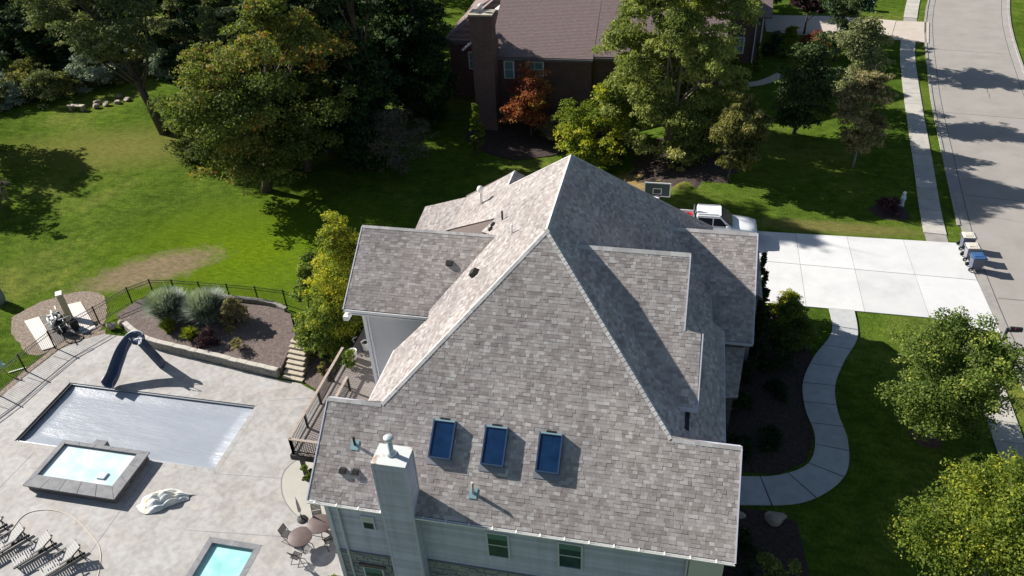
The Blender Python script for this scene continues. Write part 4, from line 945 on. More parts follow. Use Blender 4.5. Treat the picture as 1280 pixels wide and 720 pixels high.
t = thing('patio_umbrella', 'closed grey patio umbrella standing behind the brown tables', 'umbrella', (-16.75, 22.2, PZ)); MB().lathe((-16.75, 22.2, PZ), [(.25, 0), (.25, .06), (.03, .1), (.03, .4)], 16).build('base', m_darkmetal, t); MB().lathe((-16.75, 22.2, PZ), [(.025, .3), (.02, 1.7)], 8).build('pole', m_steel, t); MB().lathe((-16.75, 22.2, PZ+.6), [(.04, 0), (.09, .1), (.06, .7), (.02, 1.0)], 10).build('canopy', mat('taupe_canvas', (.36, .33, .31), .9), t, True)

# ------------------------------------------------------------------ bins
def bin_(label, lidm, bodym, x, y, rz=0):
    r = thing('wheeled_bin', label, 'wheelie bin', (0, 0, 0), 'wheeled bins at the driveway end')
    b = MB(); P0 = [(-.30, -.27, .12), (.28, -.27, .02), (.28, .27, .02), (-.30, .27, .12)]; P1 = [(-.38, -.34, 1.0), (.40, -.34, .94), (.40, .34, .94), (-.38, .34, 1.0)]
    b.v = P0+P1; b.f = [(0, 3, 2, 1), (4, 5, 6, 7), (0, 1, 5, 4), (1, 2, 6, 5), (2, 3, 7, 6), (3, 0, 4, 7)]; b.build('body', bodym, r, bevel=.04)
    l_ = MB(); l_.prism([(-.40, -.37, 1.0), (.30, -.37, 1.04), (.45, -.37, .95), (.45, -.37, .92), (-.40, -.37, .96)], (0, .74, 0)); l_.build('lid', lidm, r, bevel=.02)
    MB().box(-.3, -.2, 1.03, .2, .2, 1.06).build('lid_rib', lidm, r, bevel=.02)
    MB().tube([(-.5, -.25, .98), (-.5, .25, .98)], .02, 8).build('handle', bodym, r, True)
    for s in (-1, 1):
        MB().bar((-.5, s*.25, .98), (-.38, s*.25, .96), .03).build('handle_arm', bodym, r)
        w = MB().tube([(-.36, s*.30, .14), (-.36, s*.36, .14)], .14, 16).build('wheel', m_tire, r, True); MB().tube([(-.36, s*.355, .14), (-.36, s*.37, .14)], .06, 10).build('hub', m_steel, w)
    MB().box(.36, -.2, .5, .375, .2, .56).build('grip_bar', bodym, r)
    r.location = (x, y, .09); r.rotation_euler = (0, 0, rz); return r
bin_('blue-lidded wheeled bin nearest the mailbox', m_binblue, m_binbody2, 19.0, 46.5, .05); bin_('middle wheeled bin with a beige lid', m_binlid, m_binbody, 18.95, 47.65, .02); bin_('beige-lidded wheeled bin farthest from the mailbox', m_binlid, m_binbody2, 19.0, 48.95, 0)

# mailbox
mb_ = thing('mailbox', 'black mailbox on a post at the kerb by the driveway mouth', 'mailbox', (18.62, 38.9, 0))
MB().box(18.56, 38.84, 0, 18.68, 38.96, 1.25).build('post', m_blackpaint, mb_); MB().bar((18.6, 38.9, 1.05), (19.25, 38.95, 1.05), .08).build('arm', m_blackpaint, mb_)
bx = MB(); pr = [(-.11, 0), (.11, 0), (.11, .15), (.08, .22), (0, .25), (-.08, .22), (-.11, .15)]
bx.prism([(18.75, 38.93+a, 1.1+b_) for a, b_ in pr], (.6, 0, 0)).build('box', m_blackpaint, mb_); MB().prism([(19.352, 38.93+a*.9, 1.11+b_*.9) for a, b_ in pr], (.015, 0, 0)).build('door', m_darkmetal, mb_)
MB().box(18.95, 38.80, 1.25, 18.99, 38.815, 1.42).build('flag', m_red, mb_)
# hydrant-like utility posts in the north lawn
t = thing('statue', 'small pale blue and white garden figure beside the round mulch ring by the sidewalk', 'garden figure', (16.0, 54.3, 0)); MB().lathe((16.0, 54.3, 0), [(.2, 0), (.16, .1), (.13, .45), (.2, .55), (.16, .8), (.06, .9)], 12).build('figure', mat('pale_blue2', (.55, .66, .72), .6), t, True); MB().lathe((16.0, 54.3, .88), [(.05, 0), (.13, .1), (.12, .22), (.02, .3)], 12).build('head', m_white, t, True)

# basketball hoop
bh = thing('basketball_hoop', 'basketball hoop with a clear framed backboard just showing past the roof edge', 'basketball hoop', (-1.3, 49.9, 0))
MB().tube([(-1.3, 49.9, 0), (-1.3, 49.9, 2.3), (-1.3, 49.2, 3.0)], .07, 8).build('pole', m_darkmetal, bh, True)
bb = MB(); bb.box(-2.15, 48.75, 2.6, -.35, 48.8, 2.67).box(-2.15, 48.75, 3.6, -.35, 48.8, 3.67).box(-2.15, 48.75, 2.67, -2.08, 48.8, 3.6).box(-.42, 48.75, 2.67, -.35, 48.8, 3.6)
bb.box(-1.55, 48.74, 2.8, -.95, 48.75, 2.84).box(-1.55, 48.74, 3.2, -.95, 48.75, 3.24).box(-1.55, 48.74, 2.84, -1.51, 48.75, 3.2).box(-.99, 48.74, 2.84, -.95, 48.75, 3.2); bb.build('backboard_frame', m_white, bh)
MB().box(-2.08, 48.765, 2.67, -.42, 48.785, 3.6).build('backboard', mat('smoked_acrylic', (.03, .055, .045), .4, 0, .3), bh)
MB().tube([(-1.25+.23*math.cos(a*math.pi/8), 48.5+.23*math.sin(a*math.pi/8), 2.75) for a in range(16)], .012, 6, True).build('rim', m_red, bh, True)
MB().lathe((-1.25, 48.5, 2.32), [(.13, 0), (.16, .2), (.23, .42)], 12).build('net', m_white, bh)

# ------------------------------------------------------------------ pickup truck (front to the east)
TR = thing('pickup_truck', 'white crew-cab pickup truck parked beyond the garage roof with red cargo in its bed', 'pickup truck', (2.6, 48.2, .09))
def T_(x, y, z): return (2.55+x, 48.35+y, .09+z)     # x forward, y left
def loft(secs, name, m, parent, bevel=0, smooth=False):
    b = MB(); n = len(secs[0])
    for s in secs: b.v += [T_(*p) for p in s]
    for i in range(len(secs)-1):
        for j in range(n): b.f.append((i*n+j, i*n+(j+1) % n, (i+1)*n+(j+1) % n, (i+1)*n+j))
    b.f += [tuple(range(n))[::-1], tuple((len(secs)-1)*n+j for j in range(n))]
    return b.build(name, m, parent, smooth, bevel)
def sec(x, hw, z0, z1, tw=None): tw = tw or hw; return [(x, -hw, z0), (x, hw, z0), (x, hw, z1-.12), (x, tw, z1-.03), (x, tw*.6, z1), (x, -tw*.6, z1), (x, -tw, z1-.03), (x, -hw, z1-.12)]
body = loft([sec(1.35, .98, .45, 1.22, .93), sec(1.7, .98, .42, 1.20, .92), sec(2.4, .97, .42, 1.15, .88), sec(2.85, .94, .42, 1.06, .82), sec(3.02, .86, .45, .92, .7)], 'hood', m_truck, TR, .03, True)
loft([sec(-1.15, .99, .45, 1.25, .97), sec(1.34, .99, .45, 1.25, .95)], 'cab_body', m_truck, TR, .02)
gh = [[(-1.1, -.93, 1.2), (-1.1, .93, 1.2), (-1.02, .78, 1.88), (-1.02, -.78, 1.88)], [(1.35, -.93, 1.2), (1.35, .93, 1.2), (.55, .78, 1.9), (.55, -.78, 1.9)]]
b = MB(); b.v = [T_(*p) for s in gh for p in s]; b.f = [(3, 2, 1, 0), (4, 5, 6, 7), (0, 1, 5, 4), (1, 2, 6, 5), (2, 3, 7, 6), (3, 0, 4, 7)]; b.build('cabin', m_truck, TR, bevel=.05)
MB().prism([T_(-.98, -.80, 1.885), T_(.5, -.80, 1.905), T_(.6, -.6, 1.92), T_(.6, .6, 1.92), T_(.5, .80, 1.905), T_(-.98, .80, 1.885)][::1], (0, 0, .05)).build('roof', m_truck, TR, bevel=.03)
MB().prism([T_(.66, -.70, 1.87), T_(1.36, -.84, 1.27), T_(1.36, .84, 1.27), T_(.66, .70, 1.87)], (.02, 0, .02)).build('windshield', m_autoglass, TR)
MB().prism([T_(-1.13, -.72, 1.8), T_(-1.17, -.82, 1.3), T_(-1.17, .82, 1.3), T_(-1.13, .72, 1.8)], (-.015, 0, 0)).build('rear_window', m_autoglass, TR)
for s in (-1, 1):
    for (x0, x1, x2, x3) in ((-.95, .05, .05, -.9), (.12, 1.05, .55, .12)):
        MB().prism([T_(x0, s*.935, 1.28), T_(x1, s*.935, 1.28), T_(x2, s*.80, 1.78), T_(x3, s*.80, 1.78)], (0, s*.012, .004)).build('side_window', m_autoglass, TR)
    MB().box(*T_(.95, s*1.03-.1, 1.2), *T_(1.12, s*1.03+.1, 1.4)).build('side_mirror', m_truck, TR, bevel=.03)
    MB().bar(T_(-.95, s*.66, 1.98), T_(.45, s*.66, 2.0), .05).build('roof_rail', m_steel, TR)
    for x in (-2.0, 2.1):
        w = MB().tube([T_(x, s*.80, .38), T_(x, s*1.0, .38)], .39, 22).build('wheel', m_tire, TR, True); MB().tube([T_(x, s*.99, .38), T_(x, s*1.01, .38)], .22, 14).build('rim', m_steel, w, True)
    MB().box(*T_(2.78, min(s*.6, s*.92), .75), *T_(3.0, max(s*.6, s*.92), .95)).build('headlight', mat('lamp_glass', (.7, .72, .74), .1), TR, bevel=.03)
    MB().box(*T_(-2.95, s*.96-.06, .55), *T_(-1.2, s*.96+.06, 1.3)).build('bed_side', m_truck, TR, bevel=.02)
MB().box(*T_(-2.95, -.9, .55), *T_(-1.2, .9, .72)).build('bed_floor', m_black, TR); MB().box(*T_(-3.0, -.95, .55), *T_(-2.94, .95, 1.28)).build('tailgate', m_truck, TR); MB().box(*T_(3.0, -.8, .4), *T_(3.12, .8, .62)).build('bumper', m_steel, TR, bevel=.03)
MB().box(*T_(-1.24, -.75, 1.28), *T_(-1.17, .75, 1.9)).build('headache_rack', m_steel, TR)
t = thing('cargo_box', 'red jerry can standing in the bed of the white pickup', 'jerry can', T_(-1.75, -.35, .72)); MB().box(*T_(-1.65, -.5, .72), *T_(-1.28, .5, 1.42)).build('can', m_red, t, bevel=.04); MB().tube([T_(-1.45, -.4, 1.42), T_(-1.45, -.3, 1.52), T_(-1.45, .2, 1.52), T_(-1.45, .3, 1.42)], .025, 6).build('handle', m_red, t, True)

# ------------------------------------------------------------------ neighbour's brick house
NH = thing('brick_house', 'dark brick house with a broad brown roof and brick chimney beyond the trees', 'brick house', (-8, 78, 0))
g0 = -2.2
MB().box(-17.4, 70.2, g0, -8.5, 92, 4.3).build('wall', m_brick, NH); MB().box(-23.5, 75.6, g0, -17.4, 92, 3.6).build('wall', m_brick, NH); MB().box(-8.5, 71.0, g0, 3.0, 92, 4.2).build('wall', m_brick, NH); MB().box(1.5, 82.3, g0, 7.2, 100, 4.5).build('wall', m_brick, NH)
def rslab(pts, m=m_nroof, name='roof'): n = (Vector(pts[1])-Vector(pts[0])).cross(Vector(pts[2])-Vector(pts[0])).normalized(); n = n if n.z > 0 else -n; return MB().prism(pts, tuple(-n*.2)).build(name, m, NH)
rslab([(-17.9, 69.6, 4.5), (-8.3, 69.6, 4.5), (-8.3, 80, 10.6), (-14.6, 80, 10.6), (-17.9, 76.4, 8.5)])
rslab([(-8.3, 69.9, 4.65), (3.3, 69.9, 4.65), (3.3, 80, 10.6), (-8.3, 80, 10.6)])
rslab([(-17.9, 69.6, 4.5), (-17.9, 76.4, 8.5), (-14.6, 80, 10.6), (-14.6, 90, 10.6), (-24, 90, 3.9), (-24, 75.2, 3.9), (-17.9, 75.2, 3.9)])
rslab([(-24, 75.1, 3.95), (-17.8, 75.1, 3.95), (-17.8, 79, 6.2), (-21, 79, 6.2)]); rslab([(-24, 75.1, 3.9), (-21, 79, 6.2), (-21, 95, 6.2), (-24, 95, 3.9)]); rslab([(-21, 79, 6.2), (-14.6, 79, 9.9), (-14.6, 98, 9.9), (-21, 98, 6.2)])
rslab([(1.1, 81.8, 4.75), (7.8, 81.8, 4.75), (7.8, 92, 10.4), (1.1, 92, 10.4)]); rslab([(-14.6, 80, 10.55), (3.3, 80, 10.55), (3.3, 92, 3.6), (-14.6, 92, 3.6)])
MB().bar((-18.2, 74.6, 7.2), (-11.5, 84.5, 11.2), .45, .08).build('valley_flashing', m_white, NH)
MB().bar((-21.8, 74.2, 3.3), (-19.4, 75.8, 5.1), .3, .1).build('valley_flashing', m_white, NH)
MB().prism([(-4.5, 78, 9.4), (-.5, 78, 9.4), (-.5, 82, 9.4), (-4.5, 82, 9.4)], (0, 0, 1.8)).build('roof_well', m_under, NH)
MB().box(-18, 69.48, 4.2, -8.3, 69.62, 4.42).build('gutter', mat('gutter_grey', (.14, .13, .14), .6), NH); MB().box(-8.3, 69.78, 4.35, 3.3, 69.92, 4.55).build('gutter', MATS['gutter_grey'], NH); MB().box(-24.1, 74.95, 3.6, -17.9, 75.1, 3.85).build('gutter', MATS['gutter_grey'], NH)
nc = MB().box(-18.95, 67.6, g0, -17.0, 69.0, 8.7).build('chimney', m_brick, NH); MB().box(-18.8, 69.0, g0, -17.15, 70.4, 6.2).build('chimney_shoulder', m_brick, nc)
MB().box(-19.1, 67.45, 8.5, -16.85, 69.15, 8.75).build('corbel', m_brick, nc); MB().box(-19.05, 67.5, 8.76, -16.9, 69.1, 8.9).build('chimney_cap', m_step, nc); MB().lathe((-18.1, 68.4, 8.9), [(.16, 0), (.13, .4), (.25, .45), (.22, .62), (.05, .7)], 12).build('flue', m_white, nc, True)
def nwin(x0, x1, z0, z1, y):
    o = MB().box(x0-.1, y-.06, z0-.1, x1+.1, y+.02, z1+.1).build('window', m_white, NH)
    n = max(1, round((x1-x0)/.75))
    for k in range(n):
        a, b_ = x0+(x1-x0)*k/n+.03, x0+(x1-x0)*(k+1)/n-.03
        for (c, d) in ((z0, (z0+z1)/2-.03), ((z0+z1)/2+.03, z1)): MB().box(a, y-.08, c, b_, y-.062, d).build('pane', mat('neighbour_glass', (.16, .33, .34), .15, 0, .7), o)
nwin(-16.6, -15.8, 2.3, 3.8, 70.2); nwin(-14.5, -13.0, 2.6, 3.8, 70.2); nwin(-21.5, -20.6, 1.0, 2.6, 75.6); nwin(4.2, 5.4, 1.0, 2.5, 82.3); nwin(-6, -4.9, 1, 2.6, 71.0)
MB().tube([(7.0, 82.15, 4.6), (7.0, 82.15, 0)], .07, 8).build('downspout', m_trim, NH); MB().tube([(6.4, 82.15, 4.6), (6.4, 82.15, 0)], .07, 8).build('downspout', m_trim, NH)
t = thing('recycling_bin', 'small teal recycling bin in the shade at the top edge left of the sidewalk', 'recycling bin', (20.3, 100.5, 0)); MB().box(19.9, 100.2, 0, 20.7, 100.9, .95).build('body', mat('teal_plastic', (.04, .30, .36), .5), t, bevel=.05); MB().box(19.85, 100.15, .95, 20.75, 100.95, 1.03).build('lid', m_teal, t, bevel=.02)
t = thing('stone_bench', 'pale stone slab bench at the edge of the woods', 'bench', (-62.9, 67.9, -2)); MB().box(-63.8, 67.55, -1.62, -61.9, 68.1, -1.5).build('seat', m_step, t, bevel=.03)
for x in (-63.5, -62.1): MB().box(x-.15, 67.6, -2.1, x+.15, 68.1, -1.62).build('leg', m_boulder, t)
for i, (x, y) in enumerate(((-61.1, 68.6), (-60.3, 69.3), (-59.4, 69.9), (-58.7, 70.7), (-61.6, 69.6), (-60.2, 71.4))): boulder('boulder', x, y, -1.9, (.5, .4, .3), 'rough boulder in the ring of stones beside the pale bench', group='ring of stones by the woods', seed=i)
boulder('boulder', 5.7, 24.6, .1, (.55, .5, .35), 'tan boulder at the house end of the curved walk', seed=3); boulder('boulder', 3.9, 24.5, .05, (.5, .22, .2), 'flat tan rock tucked under the roof corner by the walk', seed=9)

# ================================================================== VEGETATION
def leaves(blobs, n, size, seed, up=.35, tvar=.18, droop=0, aspect=.62):
    """leaf-sized quads spread through many overlapping clumps"""
    n = int(n*1.6); size *= .8
    g = np.random.default_rng(seed); B_ = np.array(blobs, float)          # cx cy cz rx ry rz tint
    sub = []                                                              # break every clump into ragged sprays
    for q in B_:
        for _ in range(8):
            d_ = g.normal(size=3); d_ /= np.linalg.norm(d_); f = g.uniform(.35, 1.25); k_ = g.uniform(.16, .5)
            sub.append((q[0]+d_[0]*q[3]*f, q[1]+d_[1]*q[4]*f, max(q[2]+d_[2]*q[5]*f*1.1, q[2]-q[5]), q[3]*k_*g.uniform(.8, 1.5), q[4]*k_*g.uniform(.8, 1.5), q[5]*k_*g.uniform(.6, 1.2), min(1, max(0, q[6]+g.normal(0, .1)))))
        sub.append(tuple(q[:3])+tuple(q[3:6]*.75)+(q[6]*.7,))
    B_ = np.array(sub)
    vol = (B_[:, 3]*B_[:, 4]+B_[:, 4]*B_[:, 5]+B_[:, 3]*B_[:, 5]); idx = g.choice(len(B_), n, p=vol/vol.sum()); b = B_[idx]
    d = g.normal(size=(n, 3)); d /= np.linalg.norm(d, axis=1)[:, None]; d[:, 2] = np.where(d[:, 2] < -.35, -d[:, 2]*.8, d[:, 2])
    rr = g.uniform(.12, 1.0, n)**.5*1.04+np.abs(g.normal(0, .09, n))
    c = b[:, :3]+d*b[:, 3:6]*rr[:, None]
    nrm = d*.6+g.normal(size=(n, 3))*.65+np.array([0, 0, up]); nrm /= np.linalg.norm(nrm, axis=1)[:, None]
    t = g.normal(size=(n, 3)); t[:, 2] -= droop; a = t-nrm*(t*nrm).sum(1)[:, None]; a /= np.linalg.norm(a, axis=1)[:, None]; w = np.cross(nrm, a)
    s = size*g.uniform(.6, 1.35, n); l = (s*.5*(1+.3*droop))[:, None]; wd = (s*.5*aspect)[:, None]
    V = np.stack([c-a*l, c+w*wd-a*l*.1, c+a*l, c-w*wd-a*l*.1], 1).reshape(-1, 3); F = np.arange(n*4).reshape(n, 4)
    return V, F, np.clip(b[:, 6]+g.normal(0, tvar, n), 0, 1)
ENV = {'round': lambda t: math.sin(math.pi*(.12+.80*t))**.6, 'oval': lambda t: math.sin(math.pi*(.10+.86*t))**.8, 'cone': lambda t: (1-t)**.85+.04, 'column': lambda t: .95 if t < .75 else math.sqrt(max(.02, 1-(t-.75)/.26)),
       'dome': lambda t: math.sqrt(max(.03, 1-t*t)), 'vase': lambda t: .35+.75*math.sin(math.pi*(.05+.72*t))}
def plant(name, label, cat, base, h, r, pal, n, leaf, shape='round', z0=.2, nb=26, tr=.18, lean=(0, 0), seed=0, group=None, bark=None, brad=.42, tint=(.35, .65), ttop=0, droop=0, squash=(1, 1), up=.35, multi=1):
    x, y = base[:2]; z = base[2] if len(base) > 2 else hz(x, y); R_ = random.Random(seed*7+3)
    T_o = thing(name, label, cat, (x, y, z), group)
    blobs = []; env = ENV[shape]
    for k in range(nb):
        t = (k+.5)/nb if shape in ('cone', 'column') else R_.random()**.85
        rad = r*env(t); br = max(r*brad*(.6+.6*R_.random())*(.45+.6*env(t)), leaf*1.2); a_ = R_.random()*2*math.pi
        q = max(0, rad-br*.75)*math.sqrt(R_.uniform(.25, 1)); cz = z+h*(z0+(1-z0)*t*.96)
        lx, ly = lean[0]*(cz-z)/h, lean[1]*(cz-z)/h
        cz = min(cz, z+h-br*.55)
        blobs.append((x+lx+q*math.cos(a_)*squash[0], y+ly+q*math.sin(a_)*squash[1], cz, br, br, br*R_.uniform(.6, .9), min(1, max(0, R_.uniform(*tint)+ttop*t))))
    # trunk
    zt = z+h*(z0+(1-z0)*.7); bk = bark or m_bark
    for m_ in range(multi):
        ox, oy = (R_.uniform(-.4, .4)*(multi > 1), R_.uniform(-.4, .4)*(multi > 1)); pts = []
        for k in range(7):
            f = k/6; pts.append((x+ox*(.3+f*2)+lean[0]*f*(zt-z)/h+R_.uniform(-.1, .1)*h*.03*(k > 0), y+oy*(.3+f*2)+lean[1]*f*(zt-z)/h+R_.uniform(-.1, .1)*h*.03*(k > 0), z-.15+(zt-z+.15)*f))
        MB().tube(pts, [tr*(1.35 if k == 0 else 1)*(1-.75*k/6) for k in range(7)], 9).build('trunk', bk, T_o, True)
    lb = MB()
    for k in range(min(nb, 16)):
        b_ = blobs[R_.randrange(nb)]; hh = z+(b_[2]-z)*R_.uniform(.4, .7); f = (hh-z)/h
        p0 = Vector((x+lean[0]*f, y+lean[1]*f, hh)); p1 = Vector(b_[:3]); md_ = p0.lerp(p1, .5)+Vector((R_.uniform(-.1, .1), R_.uniform(-.1, .1), -.04))*r
        lb.tube([p0, md_, p1, p1+(p1-md_)*.6], [tr*.42, tr*.28, tr*.15, tr*.04], 5)
    tag(lb.build('branches', bk, T_o, True), kind='stuff')
    V, F, ti = leaves(blobs, n, leaf, seed+100, droop=droop, up=up)
    tag(arr_mesh('foliage', V, F, pal, T_o, ti), kind='stuff')
    return T_o
L_oak = leafmat('leaf_oak', [(0, (.035, .048, .016)), (.4, (.085, .105, .026)), (.75, (.15, .165, .045)), (.95, (.22, .19, .045)), (1, (.30, .12, .03))])
L_dark = leafmat('leaf_dark', [(0, (.014, .026, .014)), (.5, (.028, .05, .022)), (1, (.06, .085, .03))], .15)
L_conif = leafmat('leaf_conifer', [(0, (.012, .026, .012)), (.5, (.025, .048, .016)), (1, (.07, .11, .025))], .1)
L_willow = leafmat('leaf_birch', [(0, (.06, .08, .022)), (.4, (.13, .155, .045)), (.7, (.21, .225, .07)), (1, (.31, .29, .12))], .33)
L_lime = leafmat('leaf_lime', [(0, (.055, .085, .014)), (.5, (.145, .175, .024)), (1, (.36, .32, .035))], .32)
L_bright = leafmat('leaf_maple_green', [(0, (.04, .065, .016)), (.5, (.095, .135, .030)), (.8, (.16, .20, .045)), (1, (.28, .27, .06))], .3)
L_grey = leafmat('leaf_greygreen', [(0, (.055, .07, .035)), (.5, (.13, .145, .07)), (1, (.27, .26, .15))], .25)
L_brown = leafmat('leaf_brownish', [(0, (.09, .08, .045)), (.5, (.19, .165, .085)), (1, (.31, .25, .14))], .25)
L_red = leafmat('leaf_red', [(0, (.10, .04, .03)), (.4, (.26, .07, .04)), (.7, (.33, .14, .05)), (1, (.34, .26, .08))], .3)
L_purple = leafmat('leaf_purple', [(0, (.02, .012, .016)), (1, (.07, .035, .045))], .2)
L_twig = leafmat('leaf_twig', [(0, (.05, .045, .04)), (1, (.13, .12, .10))], .15)
L_gold = leafmat('leaf_golden', [(0, (.06, .065, .025)), (.5, (.15, .14, .045)), (1, (.30, .26, .11))], .3)
L_silver = leafmat('leaf_silver', [(0, (.13, .155, .135)), (.5, (.25, .28, .25)), (1, (.42, .45, .42))], .2)

TR_ = []
P = plant
# hero trees
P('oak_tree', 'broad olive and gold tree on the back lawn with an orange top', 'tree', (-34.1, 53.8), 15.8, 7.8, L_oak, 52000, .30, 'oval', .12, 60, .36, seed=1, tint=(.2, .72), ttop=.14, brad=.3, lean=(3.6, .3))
P('leaning_tree', 'tall dark-trunked tree leaning left over the upper lawn', 'tree', (-49.5, 63.2), 21, 7.2, L_grey, 34000, .32, 'round', .38, 44, .42, lean=(-6.5, 2.0), seed=2, tint=(.2, .7), brad=.3)
P('river_birch', 'large pale green many-stemmed birch between the two houses', 'tree', (-.9, 62.9), 14.6, 6.5, L_willow, 72000, .25, 'column', .06, 80, .2, seed=3, tint=(.3, .7), droop=1.2, multi=3, bark=m_palebark, brad=.26, up=.2)
P('maple_tree', 'small lime-yellow tree in front of the pale green birch, nearest the roof peak', 'tree', (-6.9, 61.3), 6.8, 3.3, L_lime, 13000, .30, 'round', .05, 26, .12, seed=4, tint=(.3, .8))
P('weeping_tree', 'small drooping yellow-green tree on the shaded lawn right of the birch', 'tree', (3.9, 56.4), 7.2, 2.5, L_gold, 9000, .26, 'oval', .10, 18, .1, seed=5, tint=(.1, .7), droop=1.6)
P('pear_tree', 'dark green tree with a sunlit pale top beside the curved tan walk', 'tree', (9.4, 65.6), 8.2, 3.2, L_dark, 9000, .30, 'oval', .12, 22, .14, seed=6, tint=(.5, 1), ttop=.5)  # ttop lightens the leaf tint upward, painting sun on the crown
P('pear_tree', 'upper grey-green rounded tree beside the sidewalk near the street', 'tree', (14.4, 70.8), 8.6, 3.0, L_grey, 13000, .24, 'oval', .10, 30, .13, seed=7, tint=(.35, .85))
P('pear_tree', 'brownish-green young tree with a pale slender trunk on the shaded lawn by the sidewalk', 'tree', (13.4, 60.0), 7.9, 2.5, L_brown, 12000, .22, 'oval', .2, 30, .09, seed=8, tint=(.2, .8), bark=m_palebark)
P('spruce_tree', 'dark green tree at the top edge beside the neighbour driveway', 'tree', (14.6, 83.5), 11, 3.5, L_dark, 10000, .32, 'oval', .06, 24, .16, seed=9, tint=(.3, 1))
P('shade_filler', 'dark bushy evergreen added to darken the top edge left of the purple tree', 'evergreen', (8.2, 101), 7, 3.6, L_dark, 6000, .36, 'round', .05, 18, .2, seed=11)  # dark tree added where the lawn only lies in shade
P('plum_tree', 'dark purple-leaved tree standing in front of the white neighbour paving', 'tree', (12.3, 91.5), 7, 2.7, L_purple, 5000, .36, 'round', .35, 16, .12, seed=10)
P('linden_tree', 'bright green round tree on the front lawn beside the lower sidewalk', 'tree', (13.2, 31.0), 6.9, 3.0, L_bright, 30000, .16, 'round', .18, 34, .1, seed=12, tint=(.2, .7), bark=m_palebark, lean=(.3, .1))
P('linden_tree', 'bright yellow-green tree filling the bottom right corner', 'tree', (13.0, 21.6), 7.6, 3.3, L_lime, 38000, .15, 'round', .14, 40, .11, seed=13, tint=(.0, .6), bark=m_palebark)
P('young_tree', 'pale-leaved sapling at the bottom edge below the curved walk', 'tree', (5.3, 20.6), 3.2, .85, L_willow, 1600, .15, 'round', .3, 10, .04, seed=14)
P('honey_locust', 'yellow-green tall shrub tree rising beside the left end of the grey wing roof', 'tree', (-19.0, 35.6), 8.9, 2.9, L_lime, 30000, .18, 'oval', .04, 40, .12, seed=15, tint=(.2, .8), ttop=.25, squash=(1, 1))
P('leafy_shrub', 'dense bright green shrub below the yellow-green tree by the stone steps', 'shrub', (-20.1, 34.4), 4.9, 2.3, L_bright, 17000, .19, 'dome', .02, 30, .08, seed=16, tint=(.3, .95))
P('leafy_shrub', 'green shrub with thin lanky stems at the top of the stone steps', 'shrub', (-22.2, 37.9), 5.2, 1.7, L_bright, 7000, .21, 'oval', .05, 20, .07, seed=17, tint=(.2, .9))
P('potted_palm', 'small bright green shrub between the wooden railing and the deck', 'shrub', (-17.2, 30.9, DZ), 1.2, .6, L_bright, 900, .16, 'round', .1, 8, .03, seed=18)
P('potted_plant', 'olive green plant showing through the front railing of the deck', 'potted plant', (-16.9, 23.9, -1.0), 1.1, .42, L_bright, 700, .14, 'round', .1, 8, .03, seed=19)
P('leafy_shrub', 'low brown-green shrub in the mulch beside the stone steps', 'shrub', (-19.9, 32.6), .9, .55, L_gold, 700, .14, 'dome', .05, 8, .03, seed=20)
P('corner_shrub', 'yellow-green shrub at the house corner by the round tables', 'shrub', (-13.5, 18.6), 1.1, .75, L_bright, 1800, .12, 'dome', .05, 12, .03, seed=21, tint=(.4, .9))
# bed plants
def tuft(label, x, y, z, h, r, pal, n, seed, w=.04, name='ornamental_grass', cat='ornamental grass'):
    g = np.random.default_rng(seed); t = thing(name, label, cat, (x, y, z))
    a = g.uniform(0, 2*np.pi, n); tl = g.uniform(.05, 1, n)**.7; L = h*g.uniform(.65, 1.1, n); bx = x+.25*r*g.normal(size=n)*.6; by = y+.25*r*g.normal(size=n)*.6
    dx, dy = np.cos(a), np.sin(a); V = []; 
    for f, ww in ((0, 1), (.55, .8), (1, .1)):
        X_ = bx+dx*r*tl*f**1.5; Y_ = by+dy*r*tl*f**1.5; Z_ = z+L*(f-.35*tl*f*f)
        V += [np.stack([X_-dy*w*ww, Y_+dx*w*ww, Z_], 1), np.stack([X_+dy*w*ww, Y_-dx*w*ww, Z_], 1)]
    V = np.stack(V, 1).reshape(-1, 3); k = np.arange(n)*6
    F = np.concatenate([np.stack([k, k+1, k+3, k+2], 1), np.stack([k+2, k+3, k+5, k+4], 1)]); ti = np.tile(np.clip(g.normal(.5, .25, n), 0, 1), 2)
    tag(arr_mesh('blades', V, F, pal, t, ti), kind='stuff'); MB().lathe((x, y, z-.02), [(.2*r, 0), (.15*r, .12)], 10).build('crown_base', m_mulch, t)
tuft('left silver-green fountain grass in the mulch bed', -32.0, 35.6, BZ, 2.3, 1.35, L_silver, 7000, 1)
tuft('right silver-green fountain grass in the mulch bed', -29.4, 35.9, BZ, 2.3, 1.4, L_silver, 7000, 2)
P('leafy_shrub', 'brown-green bushy shrub right of the silver grasses', 'shrub', (-27.3, 35.8, BZ), 1.9, 1.15, L_brown, 3500, .14, 'dome', .03, 16, .04, seed=22, tint=(.1, .7))
P('barberry_shrub', 'low dark purple shrub behind the curved stone wall', 'shrub', (-28.2, 33.8, BZ), 1.0, .95, L_purple, 2200, .12, 'dome', .03, 12, .03, seed=23, tint=(.6, 1))
P('barberry_shrub', 'thin grey-purple shrub close to the right end of the curved stone wall', 'shrub', (-25.9, 33.3, BZ), .7, .7, L_brown, 1000, .11, 'dome', .03, 10, .03, seed=24)
tuft('yellow-green leafy clump just right of the top of the blue slide', -31.3, 34.3, BZ, 1.0, .6, L_lime, 420, 3, .045, 'hosta', 'hosta')
tuft('yellow-green leafy clump between the silver grasses and the wall', -29.5, 33.9, BZ, .9, .65, L_lime, 420, 4, .045, 'hosta', 'hosta')
